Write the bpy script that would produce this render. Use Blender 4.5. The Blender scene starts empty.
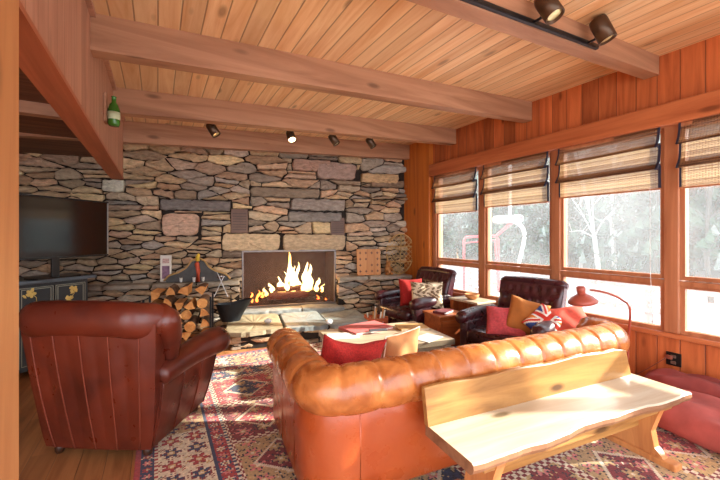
import bpy, bmesh, math, random
from mathutils import Vector, Matrix
R = random.Random(7)
sc = bpy.context.scene
COL = sc.collection
PI = math.pi
FP = 356.0; HOR = 236.0; TH = math.radians(29.6)
SN, CS = math.sin(TH), math.cos(TH)
CAMZ = 1.5
XL, XR = -0.373, 4.08
# ---------------------------------------------------------------- measuring helpers (camera at origin, z up)
def ray(px, py):
    dx = (px-360)/FP
    return Vector((CS*dx+SN, -SN*dx+CS, -(py-HOR)/FP))
def PV(px, py, vd): return Vector((0,0,CAMZ)) + ray(px,py)*vd
def PZ(px, py, z):
    d = ray(px,py); return Vector((0,0,CAMZ)) + d*((z-CAMZ)/d.z)
def PX(px, py, X):
    d = ray(px,py); return Vector((0,0,CAMZ)) + d*(X/d.x)
def PY(px, py, Y):
    d = ray(px,py); return Vector((0,0,CAMZ)) + d*(Y/d.y)
def zc(X): return 2.942 + 0.0584*X          # ceiling rises towards the windows
AL = math.radians(12)
WC = Vector((4.10, 5.40, 0))
WD = Vector((-math.cos(AL), math.sin(AL), 0)); WN = Vector((-math.sin(AL), -math.cos(AL), 0))
def WL(u, z, d=0): return WC + WD*u + WN*d + Vector((0,0,z))
def PW(px, py, d=0):
    r = ray(px,py); o = Vector((0,0,CAMZ)); p0 = WC + WN*d
    t = (p0-o).dot(WN)/r.dot(WN); p = o + r*t
    return (p-p0).dot(WD), p.z
WROT = -AL                                   # z rotation that makes local +x run rightwards along the stone wall
# ---------------------------------------------------------------- mesh builder
class MB:
    def __init__(s): s.v=[]; s.f=[]; s.c=[]; s.m=[]; s.col=None; s.mi=0; s.sm=[]; s.smooth=False
    def face(s, idx):
        s.f.append(tuple(idx)); s.c.append(s.col); s.m.append(s.mi); s.sm.append(s.smooth)
    def add(s, vs, fs, M=None):
        b=len(s.v)
        for v in vs: s.v.append(tuple(M @ Vector(v)) if M is not None else tuple(v))
        for f in fs: s.face([b+i for i in f])
    def box(s, lo, hi, M=None):
        x0,y0,z0=lo; x1,y1,z1=hi
        s.add([(x0,y0,z0),(x1,y0,z0),(x1,y1,z0),(x0,y1,z0),(x0,y0,z1),(x1,y0,z1),(x1,y1,z1),(x0,y1,z1)],
              [(0,3,2,1),(4,5,6,7),(0,1,5,4),(1,2,6,5),(2,3,7,6),(3,0,4,7)], M)
    def rbox(s, lo, hi, r=0.01, seg=2, M=None):
        bm=bmesh.new(); bmesh.ops.create_cube(bm,size=1)
        for v in bm.verts:
            v.co=Vector(((lo[0]+hi[0])/2+v.co.x*(hi[0]-lo[0]),(lo[1]+hi[1])/2+v.co.y*(hi[1]-lo[1]),(lo[2]+hi[2])/2+v.co.z*(hi[2]-lo[2])))
        r=min(r,0.49*min(abs(hi[i]-lo[i]) for i in range(3)))
        bmesh.ops.bevel(bm,geom=bm.edges[:],offset=r,segments=seg,profile=0.5,affect='EDGES')
        bm.verts.index_update()
        s.add([v.co.copy() for v in bm.verts],[[v.index for v in f.verts] for f in bm.faces],M); bm.free()
    def sweep(s, pts, sec, cap=True, up=Vector((0,0,1)), close=False):
        """sec(i, n) -> list of (a, b) offsets: a along side, b along up-ish normal"""
        pts=[Vector(p) for p in pts]; n=len(pts); b0=len(s.v); k=0
        for i,p in enumerate(pts):
            t=(pts[min(i+1,n-1)]-pts[max(i-1,0)]).normalized()
            side=t.cross(up)
            if side.length<1e-4: side=t.cross(Vector((0,1,0)))
            side.normalize(); nn=side.cross(t).normalized()
            q=sec(i,n); k=len(q)
            for a,b in q: s.v.append(tuple(p+side*a+nn*b))
        for i in range(n-1):
            for j in range(k):
                j2=(j+1)%k
                s.face((b0+i*k+j,b0+i*k+j2,b0+(i+1)*k+j2,b0+(i+1)*k+j))
        if cap:
            s.face([b0+j for j in range(k)][::-1]); s.face([b0+(n-1)*k+j for j in range(k)])
    def tube(s, pts, r, seg=10, cap=True, sy=1.0, up=Vector((0,0,1))):
        rr = r if isinstance(r,(list,tuple)) else [r]*len(pts)
        s.sweep(pts, lambda i,n:[(rr[i]*math.cos(2*PI*j/seg), rr[i]*sy*math.sin(2*PI*j/seg)) for j in range(seg)], cap, up)
    def lathe(s, prof, seg=20, M=None):
        vs=[];fs=[];n=len(prof)
        for r,z in prof:
            for j in range(seg): a=2*PI*j/seg; vs.append((r*math.cos(a),r*math.sin(a),z))
        for i in range(n-1):
            for j in range(seg):
                j2=(j+1)%seg; fs.append((i*seg+j,i*seg+j2,(i+1)*seg+j2,(i+1)*seg+j))
        fs.append(list(range(seg))[::-1]); fs.append([(n-1)*seg+j for j in range(seg)])
        s.add(vs,fs,M)
    def prism(s, poly, z0, z1, M=None):
        n=len(poly)
        s.add([(x,y,z0) for x,y in poly]+[(x,y,z1) for x,y in poly],
              [tuple(range(n))[::-1],tuple(range(n,2*n))]+[(i,(i+1)%n,n+(i+1)%n,n+i) for i in range(n)],M)
    def grid(s, fn, nu, nv, closeu=False):
        b=len(s.v)
        for i in range(nu+1):
            for j in range(nv+1): s.v.append(tuple(fn(i/nu,j/nv)))
        for i in range(nu):
            for j in range(nv):
                a=b+i*(nv+1)+j; s.face((a,a+nv+1,a+nv+2,a+1))
    def build(s, name, mats, parent=None, smooth=None, recalc=True, loc=None, merge=False):
        me=bpy.data.meshes.new(name); me.from_pydata(s.v,[],s.f)
        if not isinstance(mats,(list,tuple)): mats=[mats]
        for m in mats: me.materials.append(m)
        for i,p in enumerate(me.polygons):
            p.material_index=s.m[i]; p.use_smooth = s.sm[i] if smooth is None else smooth
        if any(c is not None for c in s.c):
            at=me.color_attributes.new('tone','FLOAT_COLOR','CORNER')
            for i,p in enumerate(me.polygons):
                c=s.c[i] or (1,1,1)
                for l in p.loop_indices: at.data[l].color=(c[0],c[1],c[2],1)
        if recalc or merge:
            bm=bmesh.new(); bm.from_mesh(me)
            if merge: bmesh.ops.remove_doubles(bm,verts=bm.verts,dist=1e-5)
            if recalc: bmesh.ops.recalc_face_normals(bm,faces=bm.faces)
            bm.to_mesh(me); bm.free()
        o=bpy.data.objects.new(name,me); COL.objects.link(o)
        if parent is not None: o.parent=parent
        if loc is not None: o.location=loc
        return o
def tag(o,label,cat,group=None,kind=None):
    if label: o['label']=label
    if cat: o['category']=cat
    if group: o['group']=group
    if kind: o['kind']=kind
    return o
def thing(name,label,cat,loc=(0,0,0),rz=0,group=None):
    o=bpy.data.objects.new(name,None); COL.objects.link(o); o.empty_display_size=0.1
    o.location=loc; o.rotation_euler=(0,0,rz)
    return tag(o,label,cat,group)
def struct(o, label=None, cat=None):
    o['kind']='structure'
    if label: o['label']=label
    if cat: o['category']=cat
    return o
def dup(root,loc=None,rz=None,label=None,group=None):
    r=root.copy(); COL.objects.link(r)
    if loc is not None: r.location=loc
    if rz is not None: r.rotation_euler=(0,0,rz)
    if label: r['label']=label
    if group: r['group']=group
    for ch in list(root.children):
        c=ch.copy(); COL.objects.link(c); c.parent=r
        for g in list(ch.children):
            d=g.copy(); COL.objects.link(d); d.parent=c
    return r
def RZ(a): return Matrix.Rotation(a,4,'Z')
def RX(a): return Matrix.Rotation(a,4,'X')
def RY(a): return Matrix.Rotation(a,4,'Y')
def T(x,y,z): return Matrix.Translation((x,y,z))
def L(c):   # sRGB 0-255 -> linear
    return tuple(((v/255)/12.92 if v/255<=0.04045 else (((v/255)+0.055)/1.055)**2.4) for v in c)+(1,)
# ---------------------------------------------------------------- materials
def newmat(name):
    m=bpy.data.materials.new(name); m.use_nodes=True
    nt=m.node_tree; b=nt.nodes['Principled BSDF']; return m,nt,b
def nd(nt,t,**k):
    n=nt.nodes.new(t)
    for a,v in k.items():
        if a in n.inputs.keys(): n.inputs[a].default_value=v
        else: setattr(n,a,v)
    return n
def math_(nt,op,a,b=None):
    n=nt.nodes.new('ShaderNodeMath'); n.operation=op
    for i,x in enumerate((a,b)):
        if x is None: continue
        if isinstance(x,(int,float)): n.inputs[i].default_value=x
        else: nt.links.new(x,n.inputs[i])
    return n.outputs[0]
def mix(nt,f,a,b,mode='MIX'):
    n=nt.nodes.new('ShaderNodeMix'); n.data_type='RGBA'; n.blend_type=mode
    for i,x in ((0,f),(6,a),(7,b)):
        if isinstance(x,(int,float)): n.inputs[i].default_value=x
        elif isinstance(x,tuple): n.inputs[i].default_value=x
        else: nt.links.new(x,n.inputs[i])
    return n.outputs[2]
def ramp(nt,fac,stops):
    n=nt.nodes.new('ShaderNodeValToRGB'); e=n.color_ramp.elements
    e[0].position=stops[0][0]; e[0].color=stops[0][1]; e[1].position=stops[-1][0]; e[1].color=stops[-1][1]
    for p,c in stops[1:-1]:
        x=e.new(p); x.color=c
    nt.links.new(fac,n.inputs[0]); return n.outputs[0]
def plain(name,c,rough=0.5,metal=0,spec=0.5,noise=0.15,nscale=12,bump=0,emis=None,es=0,coat=0,trans=None):
    m,nt,b=newmat(name)
    tc=nd(nt,'ShaderNodeTexCoord'); n=nd(nt,'ShaderNodeTexNoise',Scale=nscale,Detail=4.0); nt.links.new(tc.outputs['Object'],n.inputs['Vector'])
    c=L(c); d=tuple(x*(1-noise) for x in c[:3])+(1,); e=tuple(min(1,x*(1+noise)) for x in c[:3])+(1,)
    nt.links.new(ramp(nt,n.outputs[0],[(0.3,d),(0.7,e)]),b.inputs['Base Color'])
    b.inputs['Roughness'].default_value=rough; b.inputs['Metallic'].default_value=metal
    b.inputs['Specular IOR Level'].default_value=spec; b.inputs['Coat Weight'].default_value=coat
    if bump:
        bp=nd(nt,'ShaderNodeBump',Strength=bump,Distance=0.01); nt.links.new(n.outputs[0],bp.inputs['Height']); nt.links.new(bp.outputs[0],b.inputs['Normal'])
    if emis: b.inputs['Emission Color'].default_value=L(emis); b.inputs['Emission Strength'].default_value=es
    return m
def wood(name,light,dark,grain=0,plank=None,rough=0.45,knots=0.6,vary=0.25,gscale=1.0,groove=0.006,spec=0.4,cross=0):
    """grain: axis index of the fibre; plank: (axis, width)"""
    m,nt,b=newmat(name); lk=nt.links
    tc=nd(nt,'ShaderNodeTexCoord'); mp=nd(nt,'ShaderNodeMapping'); 
    s=[9*gscale]*3; s[grain]=0.7*gscale; mp.inputs['Scale'].default_value=s
    vec=tc.outputs['Object']; tone=None; g=None
    if plank:
        sp=nd(nt,'ShaderNodeSeparateXYZ'); lk.new(vec,sp.inputs[0]); comp=sp.outputs[plank[0]]
        q=math_(nt,'DIVIDE',comp,plank[1]); fl=math_(nt,'FLOOR',q); fr=math_(nt,'FRACT',q)
        if cross:
            gq=math_(nt,'ADD',math_(nt,'DIVIDE',sp.outputs[grain],cross),math_(nt,'MULTIPLY',fl,0.377))
            fl=math_(nt,'ADD',fl,math_(nt,'MULTIPLY',math_(nt,'FLOOR',gq),17.3))
        wn=nd(nt,'ShaderNodeTexWhiteNoise',noise_dimensions='1D'); lk.new(fl,wn.inputs['W']); tone=wn.outputs[0]
        cb=nd(nt,'ShaderNodeCombineXYZ'); lk.new(math_(nt,'MULTIPLY',tone,31.0),cb.inputs[grain]); lk.new(math_(nt,'MULTIPLY',tone,7.0),cb.inputs[(grain+1)%3])
        va=nd(nt,'ShaderNodeVectorMath',operation='ADD'); lk.new(vec,va.inputs[0]); lk.new(cb.outputs[0],va.inputs[1]); vec=va.outputs[0]
        e=math_(nt,'MINIMUM',fr,math_(nt,'SUBTRACT',1.0,fr)); gw=groove/plank[1]
        g=math_(nt,'MINIMUM',math_(nt,'DIVIDE',e,gw),1.0)
    lk.new(vec,mp.inputs['Vector'])
    n=nd(nt,'ShaderNodeTexNoise',Scale=1.0,Detail=6.0,Distortion=1.2); n.inputs['Roughness'].default_value=0.6; lk.new(mp.outputs[0],n.inputs['Vector'])
    lig,drk=L(light),L(dark)
    c=ramp(nt,n.outputs[0],[(0.3,drk),(0.62,lig)])
    if knots:
        mk=nd(nt,'ShaderNodeMapping'); ks=[9.0]*3; ks[grain]=3.2; mk.inputs['Scale'].default_value=ks; lk.new(vec,mk.inputs['Vector'])
        v=nd(nt,'ShaderNodeTexVoronoi',Scale=0.55); lk.new(mk.outputs[0],v.inputs['Vector'])
        k=ramp(nt,v.outputs['Distance'],[(0.07,(1,1,1,1)),(0.16,(0,0,0,1))])
        c=mix(nt,math_(nt,'MULTIPLY',k,knots),c,tuple(x*0.35 for x in drk[:3])+(1,))
    if tone is not None:
        tv=math_(nt,'ADD',math_(nt,'MULTIPLY',tone,vary*2),1-vary)
        cb2=nd(nt,'ShaderNodeCombineColor'); 
        for i in range(3): lk.new(tv,cb2.inputs[i])
        c=mix(nt,1.0,c,cb2.outputs[0],'MULTIPLY')
        c=mix(nt,math_(nt,'MULTIPLY',math_(nt,'SUBTRACT',1.0,g),0.75),c,tuple(x*0.2 for x in drk[:3])+(1,))
    lk.new(c,b.inputs['Base Color'])
    b.inputs['Roughness'].default_value=rough; b.inputs['Specular IOR Level'].default_value=spec
    bp=nd(nt,'ShaderNodeBump',Strength=0.15,Distance=0.004); h=n.outputs[0]
    if g is not None: h=math_(nt,'ADD',h,math_(nt,'MULTIPLY',g,2.0)); bp.inputs['Strength'].default_value=0.5
    lk.new(h,bp.inputs['Height']); lk.new(bp.outputs[0],b.inputs['Normal'])
    return m
def leather(name,c1,c2,rough=0.32,scale=4,crease=0.35,coat=0.25):
    m,nt,b=newmat(name); lk=nt.links
    tc=nd(nt,'ShaderNodeTexCoord')
    n=nd(nt,'ShaderNodeTexNoise',Scale=scale,Detail=5.0,Distortion=0.6); lk.new(tc.outputs['Object'],n.inputs['Vector'])
    lk.new(ramp(nt,n.outputs[0],[(0.32,L(c2)),(0.66,L(c1))]),b.inputs['Base Color'])
    n2=nd(nt,'ShaderNodeTexNoise',Scale=9.0,Detail=3.0); lk.new(tc.outputs['Object'],n2.inputs['Vector'])
    v=nd(nt,'ShaderNodeTexVoronoi',Scale=160.0); lk.new(tc.outputs['Object'],v.inputs['Vector'])
    h=math_(nt,'ADD',math_(nt,'MULTIPLY',v.outputs['Distance'],0.03),n2.outputs[0])
    bp=nd(nt,'ShaderNodeBump',Strength=crease,Distance=0.02); lk.new(h,bp.inputs['Height']); lk.new(bp.outputs[0],b.inputs['Normal'])
    r=ramp(nt,n2.outputs[0],[(0.3,(rough-0.08,)*3+(1,)),(0.7,(rough+0.14,)*3+(1,))]); lk.new(r,b.inputs['Roughness'])
    b.inputs['Coat Weight'].default_value=coat; b.inputs['Coat Roughness'].default_value=0.25
    return m
def toned(name,rough=0.9,nscale=14,amt=0.35,bump=0.5,bdist=0.02,fine=60,sheen=0):
    """base colour from the 'tone' attribute, broken up by noise"""
    m,nt,b=newmat(name); lk=nt.links
    at=nd(nt,'ShaderNodeVertexColor',layer_name='tone'); tc=nd(nt,'ShaderNodeTexCoord')
    mp=nd(nt,'ShaderNodeMapping'); mp.inputs['Scale'].default_value=(1,1,2.2); lk.new(tc.outputs['Object'],mp.inputs['Vector'])
    n=nd(nt,'ShaderNodeTexNoise',Scale=nscale,Detail=8.0); n.inputs['Roughness'].default_value=0.65; lk.new(mp.outputs[0],n.inputs['Vector'])
    n3=nd(nt,'ShaderNodeTexNoise',Scale=fine,Detail=3.0); lk.new(tc.outputs['Object'],n3.inputs['Vector'])
    f=ramp(nt,n.outputs[0],[(0.3,(1-amt,)*3+(1,)),(0.7,(1+amt,)*3+(1,))])
    c=mix(nt,1.0,at.outputs[0],f,'MULTIPLY'); lk.new(c,b.inputs['Base Color'])
    b.inputs['Roughness'].default_value=rough; b.inputs['Specular IOR Level'].default_value=0.25
    if sheen: b.inputs['Sheen Weight'].default_value=sheen
    bp=nd(nt,'ShaderNodeBump',Strength=bump,Distance=bdist)
    lk.new(math_(nt,'ADD',n.outputs[0],math_(nt,'MULTIPLY',n3.outputs[0],0.3)),bp.inputs['Height']); lk.new(bp.outputs[0],b.inputs['Normal'])
    return m
def emit(name,stops,strength,axis='Z',lo=0,hi=1):
    m=bpy.data.materials.new(name); m.use_nodes=True; nt=m.node_tree; nt.nodes.clear()
    out=nd(nt,'ShaderNodeOutputMaterial'); e=nd(nt,'ShaderNodeEmission',Strength=strength)
    tc=nd(nt,'ShaderNodeTexCoord'); sp=nd(nt,'ShaderNodeSeparateXYZ'); nt.links.new(tc.outputs['Object'],sp.inputs[0])
    n=nd(nt,'ShaderNodeTexNoise',Scale=14.0); nt.links.new(tc.outputs['Object'],n.inputs['Vector'])
    q=math_(nt,'DIVIDE',math_(nt,'SUBTRACT',sp.outputs[axis],lo),hi-lo)
    q=math_(nt,'ADD',q,math_(nt,'MULTIPLY',math_(nt,'SUBTRACT',n.outputs[0],0.5),0.5))
    nt.links.new(ramp(nt,q,stops),e.inputs['Color']); nt.links.new(e.outputs[0],out.inputs[0]); return m
def glassmat(name,tint=(0.93,0.96,0.96),haze=0.07,refl=0.06):
    m=bpy.data.materials.new(name); m.use_nodes=True; nt=m.node_tree; nt.nodes.clear(); lk=nt.links
    out=nd(nt,'ShaderNodeOutputMaterial'); t=nd(nt,'ShaderNodeBsdfTransparent',Color=tint+(1,)); g=nd(nt,'ShaderNodeBsdfGlossy',Roughness=0.02)
    tr=nd(nt,'ShaderNodeBsdfTranslucent',Color=(0.95,0.97,1,1))
    tc=nd(nt,'ShaderNodeTexCoord'); n=nd(nt,'ShaderNodeTexNoise',Scale=1.3,Detail=4.0); lk.new(tc.outputs['Object'],n.inputs['Vector'])
    a=nd(nt,'ShaderNodeMixShader'); lk.new(math_(nt,'MULTIPLY',n.outputs[0],haze*2),a.inputs[0]); lk.new(t.outputs[0],a.inputs[1]); lk.new(tr.outputs[0],a.inputs[2])
    b=nd(nt,'ShaderNodeMixShader'); b.inputs[0].default_value=refl; lk.new(a.outputs[0],b.inputs[1]); lk.new(g.outputs[0],b.inputs[2])
    lk.new(b.outputs[0],out.inputs[0]); return m

M={}
M['ceil']=wood('pine ceiling boards',(236,200,152),(212,160,108),grain=1,plank=(0,0.135),rough=0.4,knots=0.7,vary=0.12,groove=0.007)
M['beam']=wood('stained beam',(180,134,102),(146,102,74),grain=0,rough=0.5,knots=0.7,gscale=0.8)
M['beamY']=wood('stained beam along room',(192,112,68),(158,82,46),grain=1,rough=0.35,knots=0.7,gscale=0.8)
M['boardR']=wood('red cedar wall boards',(196,108,60),(146,70,34),grain=2,plank=(1,0.17),rough=0.4,knots=0.9,vary=0.28)
M['boardL']=wood('rose brown wall boards',(186,138,112),(158,110,86),grain=2,plank=(1,0.14),rough=0.5,knots=0.3,vary=0.08,groove=0.003)
M['boardX']=wood('cedar boards across',(170,96,56),(124,64,36),grain=2,plank=(0,0.17),rough=0.45,knots=0.6,vary=0.15)
M['postw']=wood('golden post',(206,150,96),(180,120,70),grain=2,rough=0.45,knots=0.5,gscale=0.6)
M['postR']=wood('amber corner post',(206,118,44),(168,84,26),grain=2,rough=0.4,knots=0.7,gscale=0.6)
M['alc']=wood('alcove boards',(120,76,50),(88,54,34),grain=0,plank=(1,0.16),rough=0.6,knots=0.3,vary=0.15)
M['under']=wood('header underside',(170,100,66),(140,76,46),grain=1,rough=0.45,knots=0.3)
M['sash']=wood('window sash wood',(184,120,82),(152,92,58),grain=2,rough=0.4,knots=0.2)
M['floor']=wood('plank floor',(188,128,80),(140,84,48),grain=1,plank=(0,0.15),rough=0.3,knots=0.4,vary=0.22,cross=1.7,groove=0.003)
M['slab']=wood('live edge slab',(206,192,168),(184,158,122),grain=0,rough=0.3,knots=0.95,gscale=0.8)
M['edge']=wood('live edge rim',(150,108,78),(108,72,48),grain=0,rough=0.5,knots=0.3)
M['benchleg']=wood('bench leg wood',(206,140,84),(164,98,54),grain=2,rough=0.4,knots=0.4)
M['benchback']=wood('bench back board',(176,128,72),(128,84,42),grain=0,rough=0.35,knots=0.95,gscale=0.9)
M['darkwood']=wood('dark feet wood',(70,40,24),(36,20,12),grain=2,rough=0.4,knots=0)
M['tablew']=wood('pale table wood',(204,184,156),(170,148,120),grain=0,plank=(1,0.14),rough=0.35,knots=0.5,vary=0.1)
M['sidew']=wood('orange side table wood',(184,100,50),(140,66,30),grain=0,rough=0.4,knots=0.5)
M['stone']=toned('stacked field stone',rough=0.8,nscale=12,amt=0.32,bump=0.8,bdist=0.03)
M['mortar']=plain('dark mortar',(46,38,32),rough=1,noise=0.3,nscale=20)  # dark joint colour behind and between the stones
M['slate']=toned('hearth slab stone',rough=0.55,nscale=7,amt=0.3,bump=0.5,bdist=0.02)
M['soot']=plain('sooty firebrick',(46,34,30),rough=0.95,noise=0.4,nscale=8,bump=0.4)
M['sofa']=leather('caramel leather',(202,124,66),(146,74,28),rough=0.25,scale=7)
M['sofap']=leather('russet leather panel',(178,84,40),(150,60,22),rough=0.3,scale=2,crease=0.2)
M['club']=leather('oxblood brown leather',(112,44,26),(74,26,16),rough=0.33,scale=2.5,crease=0.15,coat=0.15)
M['burg']=leather('dark burgundy leather',(74,30,36),(44,16,22),rough=0.28,scale=4,crease=0.2)
M['seam']=plain('worn seam piping',(128,62,44),rough=0.4)
M['black']=plain('black metal',(26,25,25),rough=0.4,metal=0.4)
M['iron']=plain('cast iron',(44,46,50),rough=0.45,metal=0.6,bump=0.2)
M['bronze']=plain('bronze lamp can',(84,62,44),rough=0.35,metal=0.6)
M['trackm']=plain('dark track metal',(40,40,46),rough=0.4,metal=0.5)
M['silver']=plain('brushed silver',(190,190,190),rough=0.3,metal=0.9)
M['bulb']=plain('warm bulb face',(255,240,200),rough=0.3,emis=(255,214,150),es=6)
M['bulboff']=plain('lamp reflector',(222,206,150),rough=0.25,metal=0.3)
M['steelf']=plain('grey steel screen frame',(120,112,108),rough=0.35,metal=0.7)
M['tvs']=plain('tv glass',(16,20,21),rough=0.10,spec=1.0,noise=0.05)
M['tvb']=plain('tv bezel',(18,18,19),rough=0.3)
M['lacq']=plain('black lacquer',(16,20,25),rough=0.5)
M['lacqtop']=plain('slate lacquer top',(72,80,88),rough=0.35)
M['gold']=plain('gilt paint',(206,176,96),rough=0.45,metal=0.2)
M['goldline']=plain('pale gilt line',(140,140,122),rough=0.5)
M['redfab']=plain('red velvet weave',(158,28,22),rough=0.95,noise=0.35,nscale=90,bump=0.6)
M['pinkfab']=plain('faded rose fabric',(206,84,88),rough=0.95,noise=0.2,nscale=40,bump=0.3)
M['tanfab']=plain('tan suede',(196,134,84),rough=0.9,noise=0.15,nscale=12)
M['creamfab']=plain('cream piping fabric',(236,224,200),rough=0.9)
M['brownfab']=plain('ochre brown fabric',(178,106,44),rough=0.9)
M['bedfab']=plain('terracotta red fabric',(156,72,64),rough=0.95,noise=0.25,nscale=6,bump=0.5)
M['tonef']=toned('printed fabric',rough=0.95,nscale=40,amt=0.1,bump=0.3,bdist=0.004)
M['rug']=toned('knotted wool rug',rough=1.0,nscale=40,amt=0.25,bump=0.6,bdist=0.006,fine=300,sheen=0.2)
M['bark']=plain('firewood bark',(92,68,50),rough=0.95,noise=0.4,nscale=20,bump=0.6)
M['split']=wood('split firewood',(226,168,102),(192,124,66),grain=1,rough=0.8,knots=0.2)
M['char']=plain('charred log',(44,26,20),rough=0.95,noise=0.5,nscale=15,bump=0.6,emis=(255,70,10),es=0.03)
M['green']=plain('green glass',(58,110,36),rough=0.15,noise=0.2)
M['white']=plain('white paint',(232,232,230),rough=0.4,noise=0.05)
M['paper']=plain('paper white',(228,222,210),rough=0.8,noise=0.05)
M['pinkp']=plain('pink cover',(222,120,116),rough=0.5,noise=0.08)
M['redp']=plain('red lamp enamel',(172,84,66),rough=0.35)
M['redlift']=plain('red lift paint',(214,72,80),rough=0.4)
M['grey']=plain('grey plastic',(84,84,90),rough=0.4)
M['brassv']=plain('brown vent metal',(112,84,70),rough=0.5,metal=0.3)
M['raw']=plain('rawhide lacing',(206,176,120),rough=0.7)
M['ashw']=plain('ash wood hoop',(190,150,92),rough=0.6)
M['snow']=plain('snow',(206,210,216),rough=0.9,noise=0.05,nscale=0.6)
M['ever']=toned('frosted evergreen needles',rough=0.9,nscale=2,amt=0.4,bump=0)
M['trunk']=plain('grey tree bark',(64,60,54),rough=0.95,noise=0.3,nscale=5)
M['birch']=plain('white birch bark',(170,168,164),rough=0.8,noise=0.15,nscale=6)
M['inlay']=plain('dark inlay',(96,54,34))
M['glass']=glassmat('window glass',haze=0.045)  # translucent veil imitates the washed-out glare and haze of the view outside
M['clear']=glassmat('clear glass bowl',tint=(0.85,0.9,0.9),haze=0.15,refl=0.25)
M['grille']=plain('grille',(70,52,44),rough=0.6)
M['weath']=wood('weathered deck wood',(176,160,150),(130,112,104),grain=0,rough=0.8,knots=0.2)
# ================================================================ SETTING
mb=MB(); mb.box((-4.2,-3.2,-0.12),(XR+0.25,7.6,0)); struct(mb.build('floor',M['floor']))
# ceiling: sloping slab
def slopebox(mb,x0,x1,y0,y1,d0,d1):      # d0/d1 = distances below the ceiling plane
    vs=[(x,y,zc(x)-d) for d in (d1,d0) for x,y in ((x0,y0),(x1,y0),(x1,y1),(x0,y1))]
    mb.add(vs,[(0,3,2,1),(4,5,6,7),(0,1,5,4),(1,2,6,5),(2,3,7,6),(3,0,4,7)])
mb=MB(); slopebox(mb,-4.2,XR+0.25,-1.2,7.6,-0.15,0); struct(mb.build('ceiling',M['ceil']))
k=1
for Y in (-1.09,0.21,1.51,2.81,4.11):
    mb=MB(); slopebox(mb,XL-0.01,XR-0.01,Y,Y+0.12,-0.01,0.236 if Y>2 else 0.175); struct(mb.build('trim_%d'%k,M['beam']),'exposed ceiling beam','beam'); k+=1
mb=MB(); slopebox(mb,-4.1,XR-0.01,5.25,5.36,-0.01,0.26); struct(mb.build('trim_%d'%k,M['beam']),'wide fascia board above the stone wall','beam'); k+=1
mb=MB(); slopebox(mb,-4.1,XL-0.15,5.18,5.25,0.06,0.16); struct(mb.build('trim_%d'%k,M['beam']),'ledger board in the side alcove','beam'); k+=1
# upper partition at the left, hanging above the opening
mb=MB(); mb.add([(x,y,z) for x in (XL-0.12,XL) for y,z in ((-1.2,2.212),(5.28,2.212),(5.28,zc(XL)+.05),(-1.2,zc(XL)+.05))],
   [(0,1,2,3),(7,6,5,4),(0,4,5,1),(1,5,6,2),(2,6,7,3),(3,7,4,0)])
struct(mb.build('wall_left_upper',M['boardL']))
mb=MB(); mb.box((XL-0.125,-1.2,2.198),(XL+0.006,5.285,2.222)); struct(mb.build('trim_%d'%k,M['under']),'orange wood header under the upper left wall','trim'); k+=1
mb=MB(); mb.rbox((XL-0.2,1.16,0),(XL+0.007,1.455,zc(XL)+.0),0.006); struct(mb.build('trim_%d'%k,M['postw']),'golden wood post in the left foreground','post'); k+=1
mb=MB(); slopebox(mb,XL,XL+0.03,-1.2,5.2,0.0,0.03); struct(mb.build('trim_%d'%k,M['boardL']),'small cove strip between left wall and ceiling','trim'); k+=1
mb=MB(); mb.box((-2.75,0.6,0),(-2.6,7.0,3.0)); struct(mb.build('light_block_left',M['boardL']))  # unseen wall added to block light and keep the alcove dim
mb=MB(); mb.box((-2.6,0.6,2.64),(XL-0.12,6.9,2.70)); struct(mb.build('ceiling_side',M['alc']),'low brown board ceiling over the television alcove','ceiling')
mb=MB(); mb.box((-2.6,4.0,2.54),(XL-0.12,4.1,2.64)); struct(mb.build('trim_%d'%k,M['beam']),'beam crossing the alcove ceiling','beam'); k+=1
mb=MB(); mb.box((-2.75,7.0,0),(XR+0.2,7.1,3.3)); struct(mb.build('light_block_far',M['mortar']))  # added behind the stone to stop sky light leaking in
# ---- right wall with windows
ZS,ZM0,ZM1,ZH=0.62,1.045,1.125,2.50        # sill, transom, header underside
WY=[(3.64,4.56),(2.55,3.54),(1.47,2.45),(0.39,1.36),(-0.69,0.29),(-1.77,-0.79)]  # last entries are unseen windows, added to let light in
mb=MB()
mb.add([(x,y,z) for x in (XR,XR+0.2) for y,z in ((-3.2,2.62),(7.1,2.62),(7.1,3.3),(-3.2,3.3))],[(0,1,2,3),(7,6,5,4),(0,4,5,1),(1,5,6,2),(2,6,7,3),(3,7,4,0)])
mb.box((XR,-3.2,0),(XR+0.2,5.6,ZS-0.03)); mb.box((XR,4.64,ZS-.04),(XR+0.2,7.1,2.63)); mb.box((XR,-3.2,ZS-.04),(XR+0.2,-1.85,2.63))
struct(mb.build('wall_right',M['boardR']))
mb=MB(); mb.rbox((XR-0.10,-3.2,2.50),(XR+0.1,4.66,2.70),0.012); struct(mb.build('trim_%d'%k,M['beamY']),'long header beam above the windows','beam'); k+=1
mb=MB(); mb.rbox((XR-0.045,-3.2,ZS-0.045),(XR+0.1,4.66,ZS),0.008); struct(mb.build('trim_%d'%k,M['beamY']),'window sill board','sill'); k+=1
mb=MB(); mb.rbox((XR-0.09,4.66,0),(XR+0.02,5.02,3.2),0.01); struct(mb.build('trim_%d'%k,M['postR']),'amber corner post beside the first window','post'); k+=1
mb=MB(); mb.rbox((XR-0.05,5.02,0),(XR+0.02,5.42,3.2),0.01); struct(mb.build('trim_%d'%k,M['postR']),'amber corner board against the stone','post'); k+=1
mb=MB(); mb.rbox((XR-0.025,-3.2,0),(XR+0.01,4.66,0.11),0.006); struct(mb.build('baseboard_right',M['beamY']))
edges=[4.60]+[ (WY[i][0]+WY[i+1][1])/2 for i in range(len(WY)-1)]+[-1.81]
for i,y in enumerate(edges):
    w=0.055 if i else 0.045
    mb=MB(); mb.rbox((XR-0.03,y-w,ZS),(XR+0.12,y+w,ZH+.01),0.008); struct(mb.build('trim_%d'%k,M['sash']),'window mullion post','post'); k+=1
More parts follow.
